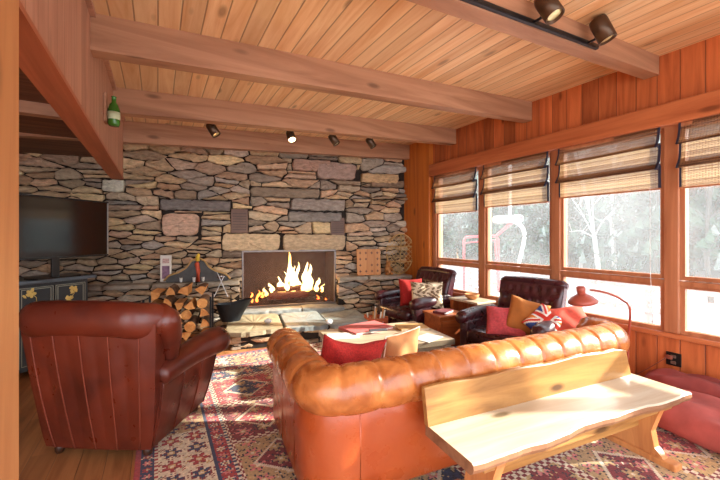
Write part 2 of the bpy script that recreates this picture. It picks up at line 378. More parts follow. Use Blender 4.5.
for i,(y0,y1) in enumerate(WY):
    mb=MB(); X0,X1=XR+0.0,XR+0.07
    for a,b in ((ZS,ZM0+0.02),(ZM0+0.06,ZH)):
        f=0.035
        mb.box((X0,y0,a),(X1,y0+f,b)); mb.box((X0,y1-f,a),(X1,y1,b)); mb.box((X0,y0+f,a),(X1,y1-f,a+f)); mb.box((X0,y0+f,b-f),(X1,y1-f,b))
    mb.box((X0-.02,y0,ZM0+0.01),(X1,y1,ZM1-0.03))
    w=struct(mb.build('window_%d'%(i+1),M['sash']))
    for a,b in ((ZS+.03,ZM0-0.01),(ZM0+0.09,ZH-.03)):
        g=MB(); g.box((XR+0.045,y0+0.03,a),(XR+0.05,y1-0.03,b)); g.build('pane',M['glass'],w)
# ================================================================ STONE WALL
PAL=[(178,156,128),(166,148,124),(188,162,130),(160,144,126),(182,148,116),(196,168,132),(148,132,116),(170,142,112),(190,156,126),(164,154,142),(182,166,146),(156,134,110)]
PALB=[(204,178,140),(196,168,134),(184,160,138),(214,188,144),(178,150,126),(186,168,150)]
def tone(c,j=0.12):
    f=1.12*(1+R.uniform(-j,j)); l=L(c); return (l[0]*f,l[1]*f,l[2]*f)
def clip(poly,a,b,c):   # keep a*x+b*y<=c
    out=[];n=len(poly)
    for i in range(n):
        p,q=poly[i],poly[(i+1)%n]; dp=a*p[0]+b*p[1]-c; dq=a*q[0]+b*q[1]-c
        if dp<=0: out.append(p)
        if (dp<0<dq) or (dq<0<dp):
            t=dp/(dp-dq); out.append((p[0]+(q[0]-p[0])*t,p[1]+(q[1]-p[1])*t))
    return out
def stone_solid(mb,poly,fn,d,col,gap=0.0055,rough=1.0):
    n=len(poly)
    area=sum(poly[i][0]*poly[(i+1)%n][1]-poly[(i+1)%n][0]*poly[i][1] for i in range(n))
    if abs(area)<0.0012: return
    if area<0: poly=poly[::-1]
    for i in range(n):
        p,q=poly[i],poly[(i+1)%n]; ex,ey=q[0]-p[0],q[1]-p[1]; l=math.hypot(ex,ey)
        if l<1e-5: continue
        nx,ny=ey/l,-ex/l
        poly2=None
    # shrink by clipping against inward-moved edges
    sh=poly
    for i in range(n):
        p,q=poly[i],poly[(i+1)%n]; ex,ey=q[0]-p[0],q[1]-p[1]; l=math.hypot(ex,ey)
        if l<1e-5: continue
        nx,ny=ey/l,-ex/l; sh=clip(sh,nx,ny,nx*p[0]+ny*p[1]-gap)
        if len(sh)<3: return
    # resample with jitter
    pts=[];n=len(sh); per=sum(math.dist(sh[i],sh[(i+1)%n]) for i in range(n))
    cx=sum(p[0] for p in sh)/n; cy=sum(p[1] for p in sh)/n
    w=max(p[0] for p in sh)-min(p[0] for p in sh); h=max(p[1] for p in sh)-min(p[1] for p in sh)
    if w<0.02 or h<0.012: return
    st=0.05
    for i in range(n):
        p,q=sh[i],sh[(i+1)%n]; l=math.dist(p,q); m=max(1,int(l/st))
        for j in range(m):
            t=j/m; x=p[0]+(q[0]-p[0])*t; y=p[1]+(q[1]-p[1])*t
            jj=min(0.011,h*0.085)*rough
            if j==0 and l>0.03:     # round the corner off
                x+=(cx-x)*0.025; y+=(cy-y)*0.07
            pts.append((x+R.uniform(-jj,jj),y+R.uniform(-jj,jj)))
    n=len(pts); b=len(mb.v); bev=min(0.014,h*0.16); tx,ty=R.uniform(-.05,.05),R.uniform(-.06,.06)
    rings=[(0.0,-0.06),(0.0,d-0.018*rough-bev*0.4),(bev,d-0.004)]
    def ins(p,k):
        vx,vy=cx-p[0],cy-p[1]; l=math.hypot(vx/max(w,1e-3),vy/max(h,1e-3))
        return (p[0]+(math.copysign(min(abs(vx),k),vx)), p[1]+(math.copysign(min(abs(vy),k),vy)))
    for k_,dep in rings:
        for p in pts:
            x,y=ins(p,k_); z=dep+ (tx*(x-cx)+ty*(y-cy) if dep>0 else 0)+(R.uniform(-.003,.003) if k_ else 0)
            mb.v.append(tuple(fn(x,y,z)))
    for p in pts:
        x=cx+(p[0]-cx)*0.45; y=cy+(p[1]-cy)*0.45
        mb.v.append(tuple(fn(x,y,d+0.004+tx*(x-cx)+ty*(y-cy)+R.uniform(-.008,.008)*rough)))
    mb.v.append(tuple(fn(cx,cy,d+0.004+R.uniform(-.005,.005))))
    mb.col=col
    for r_ in range(3):
        for i in range(n):
            i2=(i+1)%n; mb.face((b+r_*n+i,b+r_*n+i2,b+(r_+1)*n+i2,b+(r_+1)*n+i))
    for i in range(n): mb.face((b+3*n+i,b+3*n+(i+1)%n,b+4*n))
def stones(mb,u0,u1,z0,z1,fn,rects,feat,hfun,top=None,dep=(0.02,0.10)):
    sites=[]; z=z0
    while z<z1:
        h=hfun(z); u=u0-R.random()*0.3
        while u<u1+0.2:
            hh=h*R.uniform(0.75,1.25); w=hh*R.uniform(2.0,5.2)+0.04
            if R.random()<0.22 and h>0.09:   # two thin stones instead of one
                sites.append((u+w/2,z+h*0.25)); sites.append((u+w/2+R.uniform(-.04,.04),z+h*0.76))
            else: sites.append((u+w/2,z+h/2+R.uniform(-.22,.22)*h))
            u+=w
        z+=h
    sites=[s for s in sites if u0-.1<s[0]<u1+.1 and not any(r[0]-.01<s[0]<r[1]+.01 and r[2]-.01<s[1]<r[3]+.01 for r in rects+[f[0] for f in feat])]
    AN=2.6
    S=[(s[0]/AN,s[1]) for s in sites]
    for i,s in enumerate(S):
        poly=[(u0/AN,z0),(u1/AN,z0),(u1/AN,z1),(u0/AN,z1)]
        if not (u0/AN<=s[0]<=u1/AN): continue
        nb=sorted((( (s[0]-t[0])**2+(s[1]-t[1])**2),j) for j,t in enumerate(S) if j!=i and abs(t[1]-s[1])<0.8 and abs(t[0]-s[0])<0.6)[:70]
        for _,j in nb:
            t=S[j]; a,b_=t[0]-s[0],t[1]-s[1]; c=(t[0]**2+t[1]**2-s[0]**2-s[1]**2)/2
            poly=clip(poly,a,b_,c)
            if len(poly)<3: break
        if len(poly)<3: continue
        poly=[(p[0]*AN,p[1]) for p in poly]; su=sites[i]; extra=[]
        for r in rects+[f[0] for f in feat]:
            ds=[(r[0]-su[0],(1,0,r[0])),(su[0]-r[1],(-1,0,-r[1])),(r[2]-su[1],(0,1,r[2])),(su[1]-r[3],(0,-1,-r[3]))]
            if max(p[0] for p in poly)<r[0] or min(p[0] for p in poly)>r[1] or max(p[1] for p in poly)<r[2] or min(p[1] for p in poly)>r[3]: continue
            ds.sort(key=lambda q:-q[0]); rest=poly
            for n_,(d_,pl) in enumerate(ds):
                pc_=clip(rest,*pl)
                if n_==0: poly=pc_
                elif len(pc_)>2: extra.append(pc_)
                rest=clip(rest,-pl[0],-pl[1],-pl[2])
                if len(rest)<3: break
            if len(poly)<3: break
        for poly in [poly]+extra:
            if len(poly)<3 or max(p[0] for p in poly)-min(p[0] for p in poly)>1.15: continue
            if top: 
                a,b_,c=top; poly=clip(poly,a,b_,c)
                if len(poly)<3: continue
            bad=False
            for r in rects+[f[0] for f in feat]:
                mx=sum(p[0] for p in poly)/len(poly); mz=sum(p[1] for p in poly)/len(poly)
                if r[0]<mx<r[1] and r[2]<mz<r[3]: bad=True
            if bad: continue
            zz=su[1]; hgt=max(p[1] for p in poly)-min(p[1] for p in poly)
            pb=0.35 if (zz>1.5 and hgt>0.1) else 0.08
            col=tone(R.choice(PALB if R.random()<pb else PAL),.24)
            stone_solid(mb,poly,fn,R.uniform(*dep) if hgt>.1 else R.uniform(dep[0]*.6,dep[1]*1.15),col,gap=.0055 if hgt>.13 else .0085)
    for (r,c,d) in feat:
        w=r[1]-r[0]; h=r[3]-r[2]; e=min(0.05,h*.14)
        poly=[(r[0]+e,r[2]),(r[1]-e*.6,r[2]),(r[1],r[2]+e),(r[1]-e*.2,r[3]-e*.7),(r[1]-e*1.3,r[3]),(r[0]+e*.8,r[3]-.005),(r[0],r[3]-e)]
        stone_solid(mb,poly,fn,d,tone(c,0.03),gap=0.006)
def prect(x0,y0,x1,y1,d=0):
    a=PW(x0,y0,d); b=PW(x1,y1,d); c=PW(x0,y1,d); e=PW(x1,y0,d)
    zt=(a[1]+e[1])/2; zb=(b[1]+c[1])/2
    return (min(a[0],b[0]),max(a[0],b[0]),min(zb,zt),max(zb,zt))
FB=prect(243,251,334,305)                      # firebox opening
UMAX=8.2
ventL=prect(231,209,248,233); ventR=prect(330,218,344,235)
feat=[(prect(222,233,281,251),(190,166,134),0.085),(prect(282,234,346,251),(182,158,128),0.075),(prect(162,213,201,236),(206,170,144),0.10),(prect(103,180,126,192),(204,198,178),0.09),
      (prect(316,163,356,180),(166,140,126),0.10),(prect(290,199,345,211),(158,146,134),0.08),(prect(288,212,342,222),(140,132,124),0.07),
      (prect(250,188,320,198),(146,128,108),0.08),(prect(160,200,232,211),(128,120,114),0.08),(prect(360,174,398,184),(190,160,120),0.09),
      (prect(370,180,404,188),(140,118,96),0.07),(prect(292,160,330,172),(176,140,120),0.10),(prect(222,250,243,258),(120,104,90),0.06)]
def wfn(u,z,d): return WL(u,z,d)
def hf(z):
    if z<0.9: return R.uniform(0.05,0.09)
    if z<1.6: return R.uniform(0.065,0.12)
    return R.uniform(0.08,0.18)
mb=MB(); 
# ceiling plane in wall coordinates: z <= zc(X(u)) ; X = 4.10 - u cos AL
top=(0.0584*math.cos(AL),1.0,zc(4.10)-0.01)
stones(mb,0.0,UMAX,0.0,3.25,wfn,[FB,ventL,ventR],feat,hf,top=top)
mb.mi=1; mb.col=None
def wbox(mb,u0,u1,z0,z1,d0,d1):
    vs=[WL(u,z,d) for d in (d0,d1) for u,z in ((u0,z0),(u1,z0),(u1,z1),(u0,z1))]
    mb.add(vs,[(0,3,2,1),(4,5,6,7),(0,1,5,4),(1,2,6,5),(2,3,7,6),(3,0,4,7)])
wbox(mb,-0.0,FB[0],0,3.15,-0.3,0.0); wbox(mb,FB[1],UMAX,0,2.8,-0.3,0.0); wbox(mb,FB[0],FB[1],FB[3],3.0,-0.3,0.0); wbox(mb,FB[0],FB[1],0,FB[2],-0.3,0.0)
struct(mb.build('wall_back',[M['stone'],M['mortar']]))
# firebox
mb=MB(); u0,u1,z0,z1=FB; e=0.05
for q in ((u0-e,u0,z0-e,z1+e,-0.75,-0.02),(u1,u1+e,z0-e,z1+e,-0.75,-0.02),(u0,u1,z1,z1+e,-0.75,-0.02),(u0,u1,z0-e,z0,-0.75,-0.02),(u0-e,u1+e,z0-e,z1+e,-0.8,-0.75)): wbox(mb,*q)
struct(mb.build('trim_%d'%k,M['soot']),'sooty firebox lining of the fireplace','firebox'); k+=1
# ledges / plinths either side
ZL=0.80
def plinth(u0,u1,d,name,label,zt=ZL):
    t=thing(name,label,'stone ledge',(0,0,0)); t['kind']='structure'
    mb=MB(); stones(mb,u0,u1,0,zt-0.05,lambda u,z,dd:WL(u,z,d-0.08+dd),[],[],lambda z:R.uniform(0.05,0.1),dep=(0.02,0.08))
    mb.mi=1; mb.col=None; wbox(mb,u0+.01,u1-.01,0,zt-0.05,0.0,d-0.08); mb.build('stone_base',[M['stone'],M['mortar']],t)
    mb=MB(); u=u0
    while u<u1-0.02:
        w=min(R.uniform(0.5,1.0),u1-u); 
        if u1-(u+w)<0.2: w=u1-u
        poly=[(u+.01,0.0),(u+w-.01,0.0),(u+w-.005,d+.05),(u+w*.6,d+R.uniform(.05,.09)),(u+w*.3,d+R.uniform(.04,.08)),(u+.01,d+.06)]
        stone_solid(mb,poly,lambda a,b,c,zt=zt: WL(a,zt+c,b),0.0,tone((150,138,122)),gap=0.003,rough=0.4); u+=w
    mb.build('capstone',[M['slate']],t)
    return t
uR0=PW(338,280,.2)[0]; uL0=PW(240,280,.2)[0]
plinth(0.02,uR0,0.24,'stone_ledge','stone ledge right of the fireplace carrying snowshoe and game board')
plinth(uL0,uL0+2.1,0.24,'stone_ledge','stone ledge left of the fireplace carrying dark wing sculpture')
# hearth: raised step and broad slabs
ht=thing('stone_hearth','raised hearth of broad flat grey slabs in front of the fireplace','hearth'); ht['kind']='structure'
hu0=PW(372,322,0)[0]; 
a=PZ(228,330,0.27); b=PZ(374,322,0.27)
def toW(p): q=p-WC; return (q.dot(WD), q.dot(WN))
ua,da=toW(a); ub,db=toW(b)
dH=(da+db)/2
mb=MB(); stones(mb,ub,ua,0,0.21,lambda u,z,dd:WL(u,z,dH-0.12+dd),[],[],lambda z:R.uniform(0.06,0.1),dep=(0.02,0.08))
for uu,sg in ((ua,1),(ub,-1)):
    stones(mb,0.05,dH-.05,0,0.21,lambda u,z,dd,uu=uu,sg=sg:WL(uu-sg*0.1+sg*dd,z,u),[],[],lambda z:R.uniform(0.06,0.1),dep=(0.02,0.08))
mb.mi=1; mb.col=None; wbox(mb,ub+.06,ua-.06,0,0.21,0.0,dH-0.08); mb.build('stone_base',[M['stone'],M['mortar']],ht)
us=[ub-.04,ub+0.62,ub+1.25,ua+.05]; cols=[(140,146,144),(122,128,128),(150,136,110)]
for i in range(3):
    x0,x1=us[i]+.01,us[i+1]-.01
    mb=MB(); poly=[(x0,0.3),(x1,0.3),(x1+R.uniform(-.02,.01),dH-.02),(x0+(x1-x0)*.66,dH+R.uniform(0,.07)),(x0+(x1-x0)*.3,dH+R.uniform(0,.06)),(x0,dH+R.uniform(-.06,.02))]
    stone_solid(mb,poly,lambda a_,b_,c_: WL(a_,0.255+c_,b_),0.01,tone(cols[i],.05),gap=0.002,rough=0.5); mb.build('hearth_slab',[M['slate']],ht)
mb=MB(); us2=[FB[0]-.12,FB[0]+0.6,FB[1]+0.15]
for i in range(2):
    x0,x1=us2[i],us2[i+1]
    stone_solid(mb,[(x0,0.0),(x1,0.0),(x1,.32),(x0+(x1-x0)*.5,.34),(x0,.31)],lambda a_,b_,c_: WL(a_,0.30+c_*1.0,b_),0.02,tone((136,136,132),.06),gap=0.002,rough=0.4)
mb.build('inner_step',[M['slate']],ht)
# wall vents
for (r,lab) in ((ventL,'brown metal vent plate in the stone, left above the fireplace'),(ventR,'brown metal vent plate in the stone, right above the fireplace')):
    t=thing('wall_vent',lab,'vent',WL((r[0]+r[1])/2,r[2],0),WROT,'vents above the fireplace'); w=(r[1]-r[0])/2; h=r[3]-r[2]
    mb=MB(); mb.rbox((-w,-0.05,0),(w,0.02,h),.006); mb.build('plate',M['brassv'],t)
    mb=MB()
    for j in range(7): mb.box((-w*.8,-0.06,h*(.12+.11*j)),(w*.8,-0.05,h*(.12+.11*j)+.012))
    mb.build('louvre',M['grille'],t)
# ================================================================ FIREPLACE SCREEN, FIRE, LOGS
uc=(FB[0]+FB[1])/2; hw=(FB[1]-FB[0])/2+0.02
t=thing('fireplace_screen','grey steel framed mesh screen across the fireplace opening','fire screen',WL(uc,FB[2],0.05),WROT)
H=FB[3]-FB[2]+.02
mb=MB(); e=.03
mb.rbox((-hw,-.02,0),(hw,.02,e),.004); mb.rbox((-hw,-.02,H-e),(hw,.02,H),.004); mb.rbox((-hw,-.02,e),(-hw+e,.02,H-e),.004); mb.rbox((hw-e,-.02,e),(hw,.02,H-e),.004)
mb.build('frame',M['steelf'],t)
m=bpy.data.materials.new('wire mesh'); m.use_nodes=True; nt=m.node_tree; nt.nodes.clear()
o_=nd(nt,'ShaderNodeOutputMaterial'); tr=nd(nt,'ShaderNodeBsdfTransparent'); di=nd(nt,'ShaderNodeBsdfDiffuse',Color=L((150,120,108))); ms=nd(nt,'ShaderNodeMixShader'); ms.inputs[0].default_value=0.30
nt.links.new(tr.outputs[0],ms.inputs[1]); nt.links.new(di.outputs[0],ms.inputs[2]); nt.links.new(ms.outputs[0],o_.inputs[0]); M['mesh']=m
mb=MB()
for s in (-1,1):
    mb.grid(lambda a,b,s=s:(s*(hw-e)*(0.002+a*.998),0.006*math.sin(a*60),e+(H-2*e)*b),60,1)
mb.build('mesh_curtain',M['mesh'],t,recalc=False)
mb=MB(); mb.tube([(hw-.015,-.035,.12),(hw-.015,-.05,.2),(hw-.015,-.035,.28)],.006,6); mb.build('handle',M['black'],t)
# grate and burning logs
t=thing('fire_grate','black iron grate holding the burning logs','grate',WL(uc,FB[2],-0.36),WROT)
mb=MB()
for j in range(7): x=-.36+.12*j; mb.tube([(x,-.18,.10),(x,-.16,.05),(x,.14,.05),(x,.17,.10)],.008,6)
mb.tube([(-.38,0,.05),(.38,0,.05)],.01,6); mb.build('bars',M['iron'],t)
for sx in (-.3,.3):
    for sy in (-.12,.1): mb=MB(); mb.tube([(sx,sy,0),(sx,sy,.05)],.01,6); mb.build('leg',M['iron'],t)
def log(name,a,b,r,mat,lab,cat,grp,seg=12):
    mb=MB(); n=8; a=Vector(a); b=Vector(b); ph=R.random()*6
    def sec(i,n_): return [((r*(1+.08*math.sin(3*j+ph+i)))*math.cos(2*PI*j/seg),(r*(1+.08*math.sin(2*j+ph+i*.7)))*math.sin(2*PI*j/seg)) for j in range(seg)]
    mb.sweep([(a+(b-a)*(i/n))-a for i in range(n+1)],sec); o=mb.build(name,mat,smooth=False); o.location=a; return tag(o,lab,cat,grp)
lg=[(-.34,-.10,.12,.30,-.08,.13,.06),(-.26,.05,.13,.36,.03,.12,.06),(-.2,-.06,.23,.28,.04,.235,.05)]
labs=['charred log lying front-most on the fire grate','charred log lying at the back of the fire grate','thin charred log on top of the burning pile']
for q,lb in zip(lg,labs):
    f=WL(uc,FB[2],-0.36); mt=RZ(WROT)
    log('burning_log',f+mt@Vector(q[:3]),f+mt@Vector(q[3:6]),q[6],M['char'],lb,'log','burning logs')
M['flame']=emit('flame',[(0.0,(1,0.36,0.04,1)),(0.25,(1,0.66,0.22,1)),(0.7,(1,0.78,0.36,1)),(1.0,(1,0.45,0.1,1))],2.5,lo=0.1,hi=0.75)
M['ember']=emit('ember glow',[(0.0,(1,0.12,0.02,1)),(1.0,(1,0.3,0.05,1))],2.5,lo=0,hi=.3)
fo=WL(uc,FB[2],-0.36)
def flame_mb(mb,px,pyb,pyt,w,lean,seed):
    rr=random.Random(seed)
    ub_,zb=PW(px,pyb,-0.36); _,zt=PW(px,pyt,-0.36); x0=-(ub_-uc); z0=zb-FB[2]; h=zt-zb; n=14
    pts=[];rad=[]
    for i in range(n+1):
        q=i/n; pts.append((x0+lean*q*q+0.035*math.sin(q*7+seed)*q, 0.02*math.cos(q*5+seed)+ (seed%3-1)*.05, z0+h*q))
        rad.append(w*max(0.03,(math.sin(PI*min(1,(q*.85+.15)))**0.8)*(1-q*.55)*(1+.34*math.sin(q*13+seed*2))))
    mb.sweep(pts,lambda i,n_:[(rad[i]*math.cos(2*PI*j/10)*.55,rad[i]*math.sin(2*PI*j/10)) for j in range(10)],up=Vector((1,0,0)))
mb=MB()
for q in ((293,291,252,.075,-.10,1),(297,291,262,.05,.02,2),(287,290,271,.05,-.04,3),(279,292,276,.05,.02,4),(272,293,283,.05,-.03,5),(303,292,268,.05,.05,6),
          (307,291,262,.075,-.02,7),(311,290,264,.06,-.03,8),(316,291,277,.05,.05,9),(283,293,281,.06,-.02,10),(300,293,280,.07,.0,11),(266,296,287,.035,-.03,12),(322,292,284,.03,.03,13),(291,286,266,.04,.05,14)):
    flame_mb(mb,*q)
o=mb.build('fire',M['flame'],smooth=True); o.location=fo; o.rotation_euler=(0,0,WROT); tag(o,'bright orange and yellow flames rising from the burning logs','fire')
mb=MB()
for q in ((252,302,292,.03,-.03,21),(257,302,290,.03,.05,22),(318,303,295,.025,.02,23),(326,303,297,.02,.0,24),(262,298,291,.03,.04,25)): flame_mb(mb,*q)
o=mb.build('embers',M['ember'],smooth=True); o.location=fo; o.rotation_euler=(0,0,WROT); tag(o,'red glowing embers and small flames low in the firebox','embers',kind='stuff')
# ================================================================ RUG
RX0,RX1,RY0,RY1=-0.13,3.95,-1.0,4.72
W_,H_=RX1-RX0,RY1-RY0
C_=dict(red=(164,52,50),dred=(128,42,42),navy=(52,54,82),cream=(216,198,168),tan=(182,146,100),pink=(206,120,112),green=(100,108,80),black=(48,40,46),gold=(196,160,104))
C_={k_:L(v)[:3] for k_,v in C_.items()}
def floral(u,v,p,pal,bg):
    cu=math.floor(u/p); cv=math.floor(v/p); a=(u/p-cu-.5)*2; b=(v/p-cv-.5)*2
    if (cu+cv)%2: a,b=b,a
    r=math.hypot(a,b); th=math.atan2(b,a); pet=0.55+0.22*math.cos(6*th)
    if r<0.16: return pal[0]
    if r<0.28: return pal[2]
    if r<pet: return pal[1+(cu+2*cv)%2*2]
    if r<pet+0.10: return pal[4]
    w=math.sin(9*a+3*math.sin(5*b))+math.sin(9*b+3*math.sin(4*a))
    if w>1.15: return pal[(cu*3+cv)%len(pal)]
    if w<-1.3: return pal[4]
    return bg
def rugc(x,y):
    d=min(x,W_-x,y,H_-y); u,v=(y,x) if min(x,W_-x)<min(y,H_-y) else (x,y)
    c=C_
    if d<.035: return c['red']
    if d<.11: return floral(u,d-.035,.075,[c['cream'],c['red'],c['tan'],c['pink'],c['navy']],c['navy'])
    if d<.13: return c['cream'] if int(u/.02)%2 else c['red']
    if d<.45: return floral(u,d-.13,.32/2,[c['cream'],c['red'],c['gold'],c['navy'],c['dred']],c['cream'] if math.sin(u*4)>-.3 else c['tan'])
    if d<.47: return c['navy']
    if d<.56: return floral(u,d-.47,.09,[c['red'],c['cream'],c['tan'],c['pink'],c['navy']],c['red'])
    if d<.58: return c['cream'] if int(u/.02)%2 else c['navy']
    px_=0.62; cu=math.floor((x-.58)/px_); cv=math.floor((y-.58)/px_); fx=(x-.58)/px_-cu; fy=(y-.58)/px_-cv
    if min(fx,1-fx,fy,1-fy)<.05: return c['cream'] if (int(x/.03)+int(y/.03))%2 else c['dred']
    bg=[c['dred'],c['navy'],c['tan'],c['red'],c['gold']][(cu*2+cv*3)%5]
    a,b=abs(fx-.5)*2,abs(fy-.5)*2
    if .62<a+b<.72: return c['cream']
    if a+b<.62: bg=[c['red'],c['tan'],c['dred'],c['navy'],c['red']][(cu*2+cv*3)%5]
    return floral(x,y,.155,[c['cream'],c['pink'],c['gold'],c['tan'],c['black']],bg)
nx,ny=370,520
mb=MB()
verts=[(RX0+W_*i/nx,RY0+H_*j/ny,0.012) for i in range(nx+1) for j in range(ny+1)]; mb.v=verts
for i in range(nx):
    for j in range(ny):
        c=rugc(W_*(i+.5)/nx,H_*(j+.5)/ny); f=R.uniform(.85,1.15); mb.col=(c[0]*f,c[1]*f,c[2]*f)
        a=i*(ny+1)+j; mb.face((a,a+ny+1,a+ny+2,a+1))
mb.col=C_['red']; e0=[(RX0,RY0),(RX1,RY0),(RX1,RY1),(RX0,RY1)]; b0=len(mb.v)
for z in (0.001,0.012):
    for x,y in e0: mb.v.append((x,y,z))
for i in range(4): mb.face((b0+i,b0+(i+1)%4,b0+4+(i+1)%4,b0+4+i))
tag(mb.build('persian_rug',M['rug'],recalc=False),'large red and navy patterned oriental rug covering most of the plank floor','rug')
# ================================================================ SOFT SHAPES
def pillow_mb(mb,w,h,t,colf=None,n=20,Mx=None,sag=0.0):
    b=len(mb.v)
    for s in (1,-1):
        for i in range(n+1):
            for j in range(n+1):
                u=-1+2*i/n; v=-1+2*j/n
                th=t/2*max(0,(1-u**4)*(1-v**4))**0.55
                x=w/2*u*(1-.07*(1-v*v)); y=h/2*v*(1-.07*(1-u*u))
                p=Vector((x,s*th+.006*math.sin(7*u+3*v),y+ -sag*(1-u*u)*(v+1)/2)); mb.v.append(tuple(Mx@p if Mx is not None else p))
    for s in (0,1):
        for i in range(n):
            for j in range(n):
                a=b+s*(n+1)**2+i*(n+1)+j
                if colf: mb.col=colf((i+.5)/n,(j+.5)/n)
                mb.face((a,a+n+1,a+n+2,a+1) if s==0 else (a,a+1,a+n+2,a+n+1))
def pillow(name,label,loc,rz,tilt,w,h,t,mat,colf=None,roll=0,piping=None,sag=0.0,n=20):
    mb=MB(); pillow_mb(mb,w,h,t,colf,n=n,sag=sag); o=mb.build(name,mat,smooth=True,merge=True)
    o.location=loc; o.rotation_euler=(Matrix.Rotation(rz,3,'Z')@Matrix.Rotation(tilt,3,'X')@Matrix.Rotation(roll,3,'Y')).to_euler(); tag(o,label,'pillow')
    if piping:
        pb=MB(); q=[]
        for i in range(41):
            a=i/40*4; s_=int(a)%4; f=(a-int(a))*2-1
            u,v=[(f,-1),(1,f),(-f,1),(-1,-f)][s_]; q.append((w/2*u*(1-.07*(1-v*v)),0,h/2*v*(1-.07*(1-u*u))-sag*(1-u*u)*(v+1)/2))
        pb.tube(q,.006,6,cap=False,up=Vector((0,1,0))); pb.build('piping',piping,o,smooth=True)
    return o
# ================================================================ CHESTERFIELD SOFA
SR=math.radians(-6.0); SW,SD=2.60,0.98
so=thing('chesterfield_sofa','large caramel leather chesterfield sofa with pleated rolled back, behind the wooden bench','sofa',(0.775,1.80,0),SR)
def upath(step=0.0095,rc=0.17,ext=0.0):
    P=[];L1=SD-rc
    def seg(a,b):
        l=math.dist(a,b); n=max(1,int(l/step))
        for i in range(n): P.append((a[0]+(b[0]-a[0])*i/n,a[1]+(b[1]-a[1])*i/n))
    def arc(c,a0,a1):
        n=max(4,int(abs(a1-a0)*rc/step))
        for i in range(n): a=a0+(a1-a0)*i/n; P.append((c[0]+rc*math.cos(a),c[1]+rc*math.sin(a)))
    seg((0,SD),(0,rc)); arc((rc,rc),PI,1.5*PI); seg((rc,0),(SW-rc,0)); arc((SW-rc,rc),1.5*PI,2*PI); seg((SW,rc),(SW,rc+.10)); P.append((SW,rc+.10))
    return P
UP=upath(); n=len(UP); ss=[0]
for i in range(1,n): ss.append(ss[-1]+math.dist(UP[i-1],UP[i]))
pl=0.205; RR=0.138
mb=MB(); seg=36; mb.smooth=True
for i,p in enumerate(UP):
    a=UP[max(0,i-1)]; b=UP[min(n-1,i+1)]; tx,ty=b[0]-a[0],b[1]-a[1]; l=math.hypot(tx,ty); ox,oy=ty/l*1.0,-tx/l*1.0
    # outward = right of heading
    dd=abs(((ss[i]/pl)+.5)%1-.5)*pl; g=math.exp(-(dd/.013)**2); puff=1-(2*dd/pl-0)**0; 
    for j in range(seg):
        ph=2*PI*j/seg; cph,sph=math.cos(ph),math.sin(ph)
        wt=min(1,max(0,(1.15-abs(((ph+PI)%(2*PI)-PI)-0.9))*1.2))    # pleats over outside-top
        q=abs((2*dd/pl))          # 0 on the pleat, 1 between
        m_=1+0.035*math.sin(q*PI/2)-0.065*g*(0.35+.65*wt)
        # button dimples on the inside of the roll
        bd=math.hypot(dd/.03,(((ph-2.3+PI)%(2*PI)-PI)*RR)/.03); m_-=0.16*math.exp(-bd*bd)
        bd=math.hypot((pl/2-dd)/.03,(((ph-1.65+PI)%(2*PI)-PI)*RR)/.03); m_-=0.10*math.exp(-bd*bd)
        rr=RR*m_; mb.v.append((p[0]+ox*(rr*cph),p[1]+oy*(rr*cph),0.635+rr*0.98*sph))
for i in range(n-1):
    for j in range(seg):
        j2=(j+1)%seg; mb.face((i*seg+j,i*seg+j2,(i+1)*seg+j2,(i+1)*seg+j))
# domed ends
for base,py_,sg in ((0,UP[0],1),((n-1)*seg,UP[-1],1)):
    prev=base
    for kk,(sc_,dy) in enumerate(((.93,.018),(.7,.028),(.3,.024))):
        b1=len(mb.v)
        for j in range(seg):
            v=mb.v[base+j]; mb.v.append((py_[0]+(v[0]-py_[0])*sc_,py_[1]+dy,0.635+(v[2]-.635)*sc_))
        for j in range(seg):
            j2=(j+1)%seg; mb.face((prev+j,prev+j2,b1+j2,b1+j))
        prev=b1
    mb.face([prev+j for j in range(seg)])
mb.build('rolled_back_and_arms',M['sofa'],so,smooth=True)
pr=[(.055,.60),(.082,.52),(.090,.42),(.088,.30),(.084,.18),(.088,.085),(.07,.07),(-.10,.07),(-.13,.25),(-.13,.45),(-.09,.60)]
mb=MB(); UP2=UP[::3]+[UP[-1]]; n2=len(UP2)
for i,p in enumerate(UP2):
    a=UP2[max(0,i-1)]; b=UP2[min(n2-1,i+1)]; tx,ty=b[0]-a[0],b[1]-a[1]; l=math.hypot(tx,ty) or 1; ox,oy=ty/l,-tx/l
    for q,z in pr: mb.v.append((p[0]+ox*q,p[1]+oy*q,z))
K=len(pr)
for i in range(n2-1):
    for j in range(K): j2=(j+1)%K; mb.face((i*K+j,i*K+j2,(i+1)*K+j2,(i+1)*K+j))
mb.face(range(K)); mb.face([(n2-1)*K+j for j in range(K)])
mb.build('outer_panel',M['sofap'],so,smooth=True)
for sx in (0.20,1.15,SW-.25): mb=MB(); mb.tube([(sx,-.081,.54),(sx,-.089,.42),(sx,-.087,.1)],.0035,6); mb.build('panel_seam',M['sofap'],so,smooth=True)
for sy in (.25,.6): mb=MB(); mb.tube([(-.081,sy,.54),(-.089,sy,.42),(-.087,sy,.1)],.0035,6); mb.build('panel_seam',M['sofap'],so,smooth=True)
mb=MB(); mb.rbox((.11,.1,.10),(SW-.36,.70,.30),.02,3); mb.build('seat_base',M['sofap'],so,smooth=True)
for i in range(3):
    w=(SW-.53)/3; x0=.14+w*i
    mb=MB(); mb.rbox((x0+.005,.14,.30),(x0+w-.005,.73,.45),.045,4); mb.build('seat_cushion',M['sofa'],so,smooth=True)
for x,ys_ in ((.05,(.02,SD-.08)),(SW-.10,(.02,.22))):
    for y in ys_: mb=MB(); mb.lathe([(.03,0),(.04,.015),(.042,.05),(.03,.075)],14,T(x,y,0)); mb.build('foot',M['darkwood'],so,smooth=True)
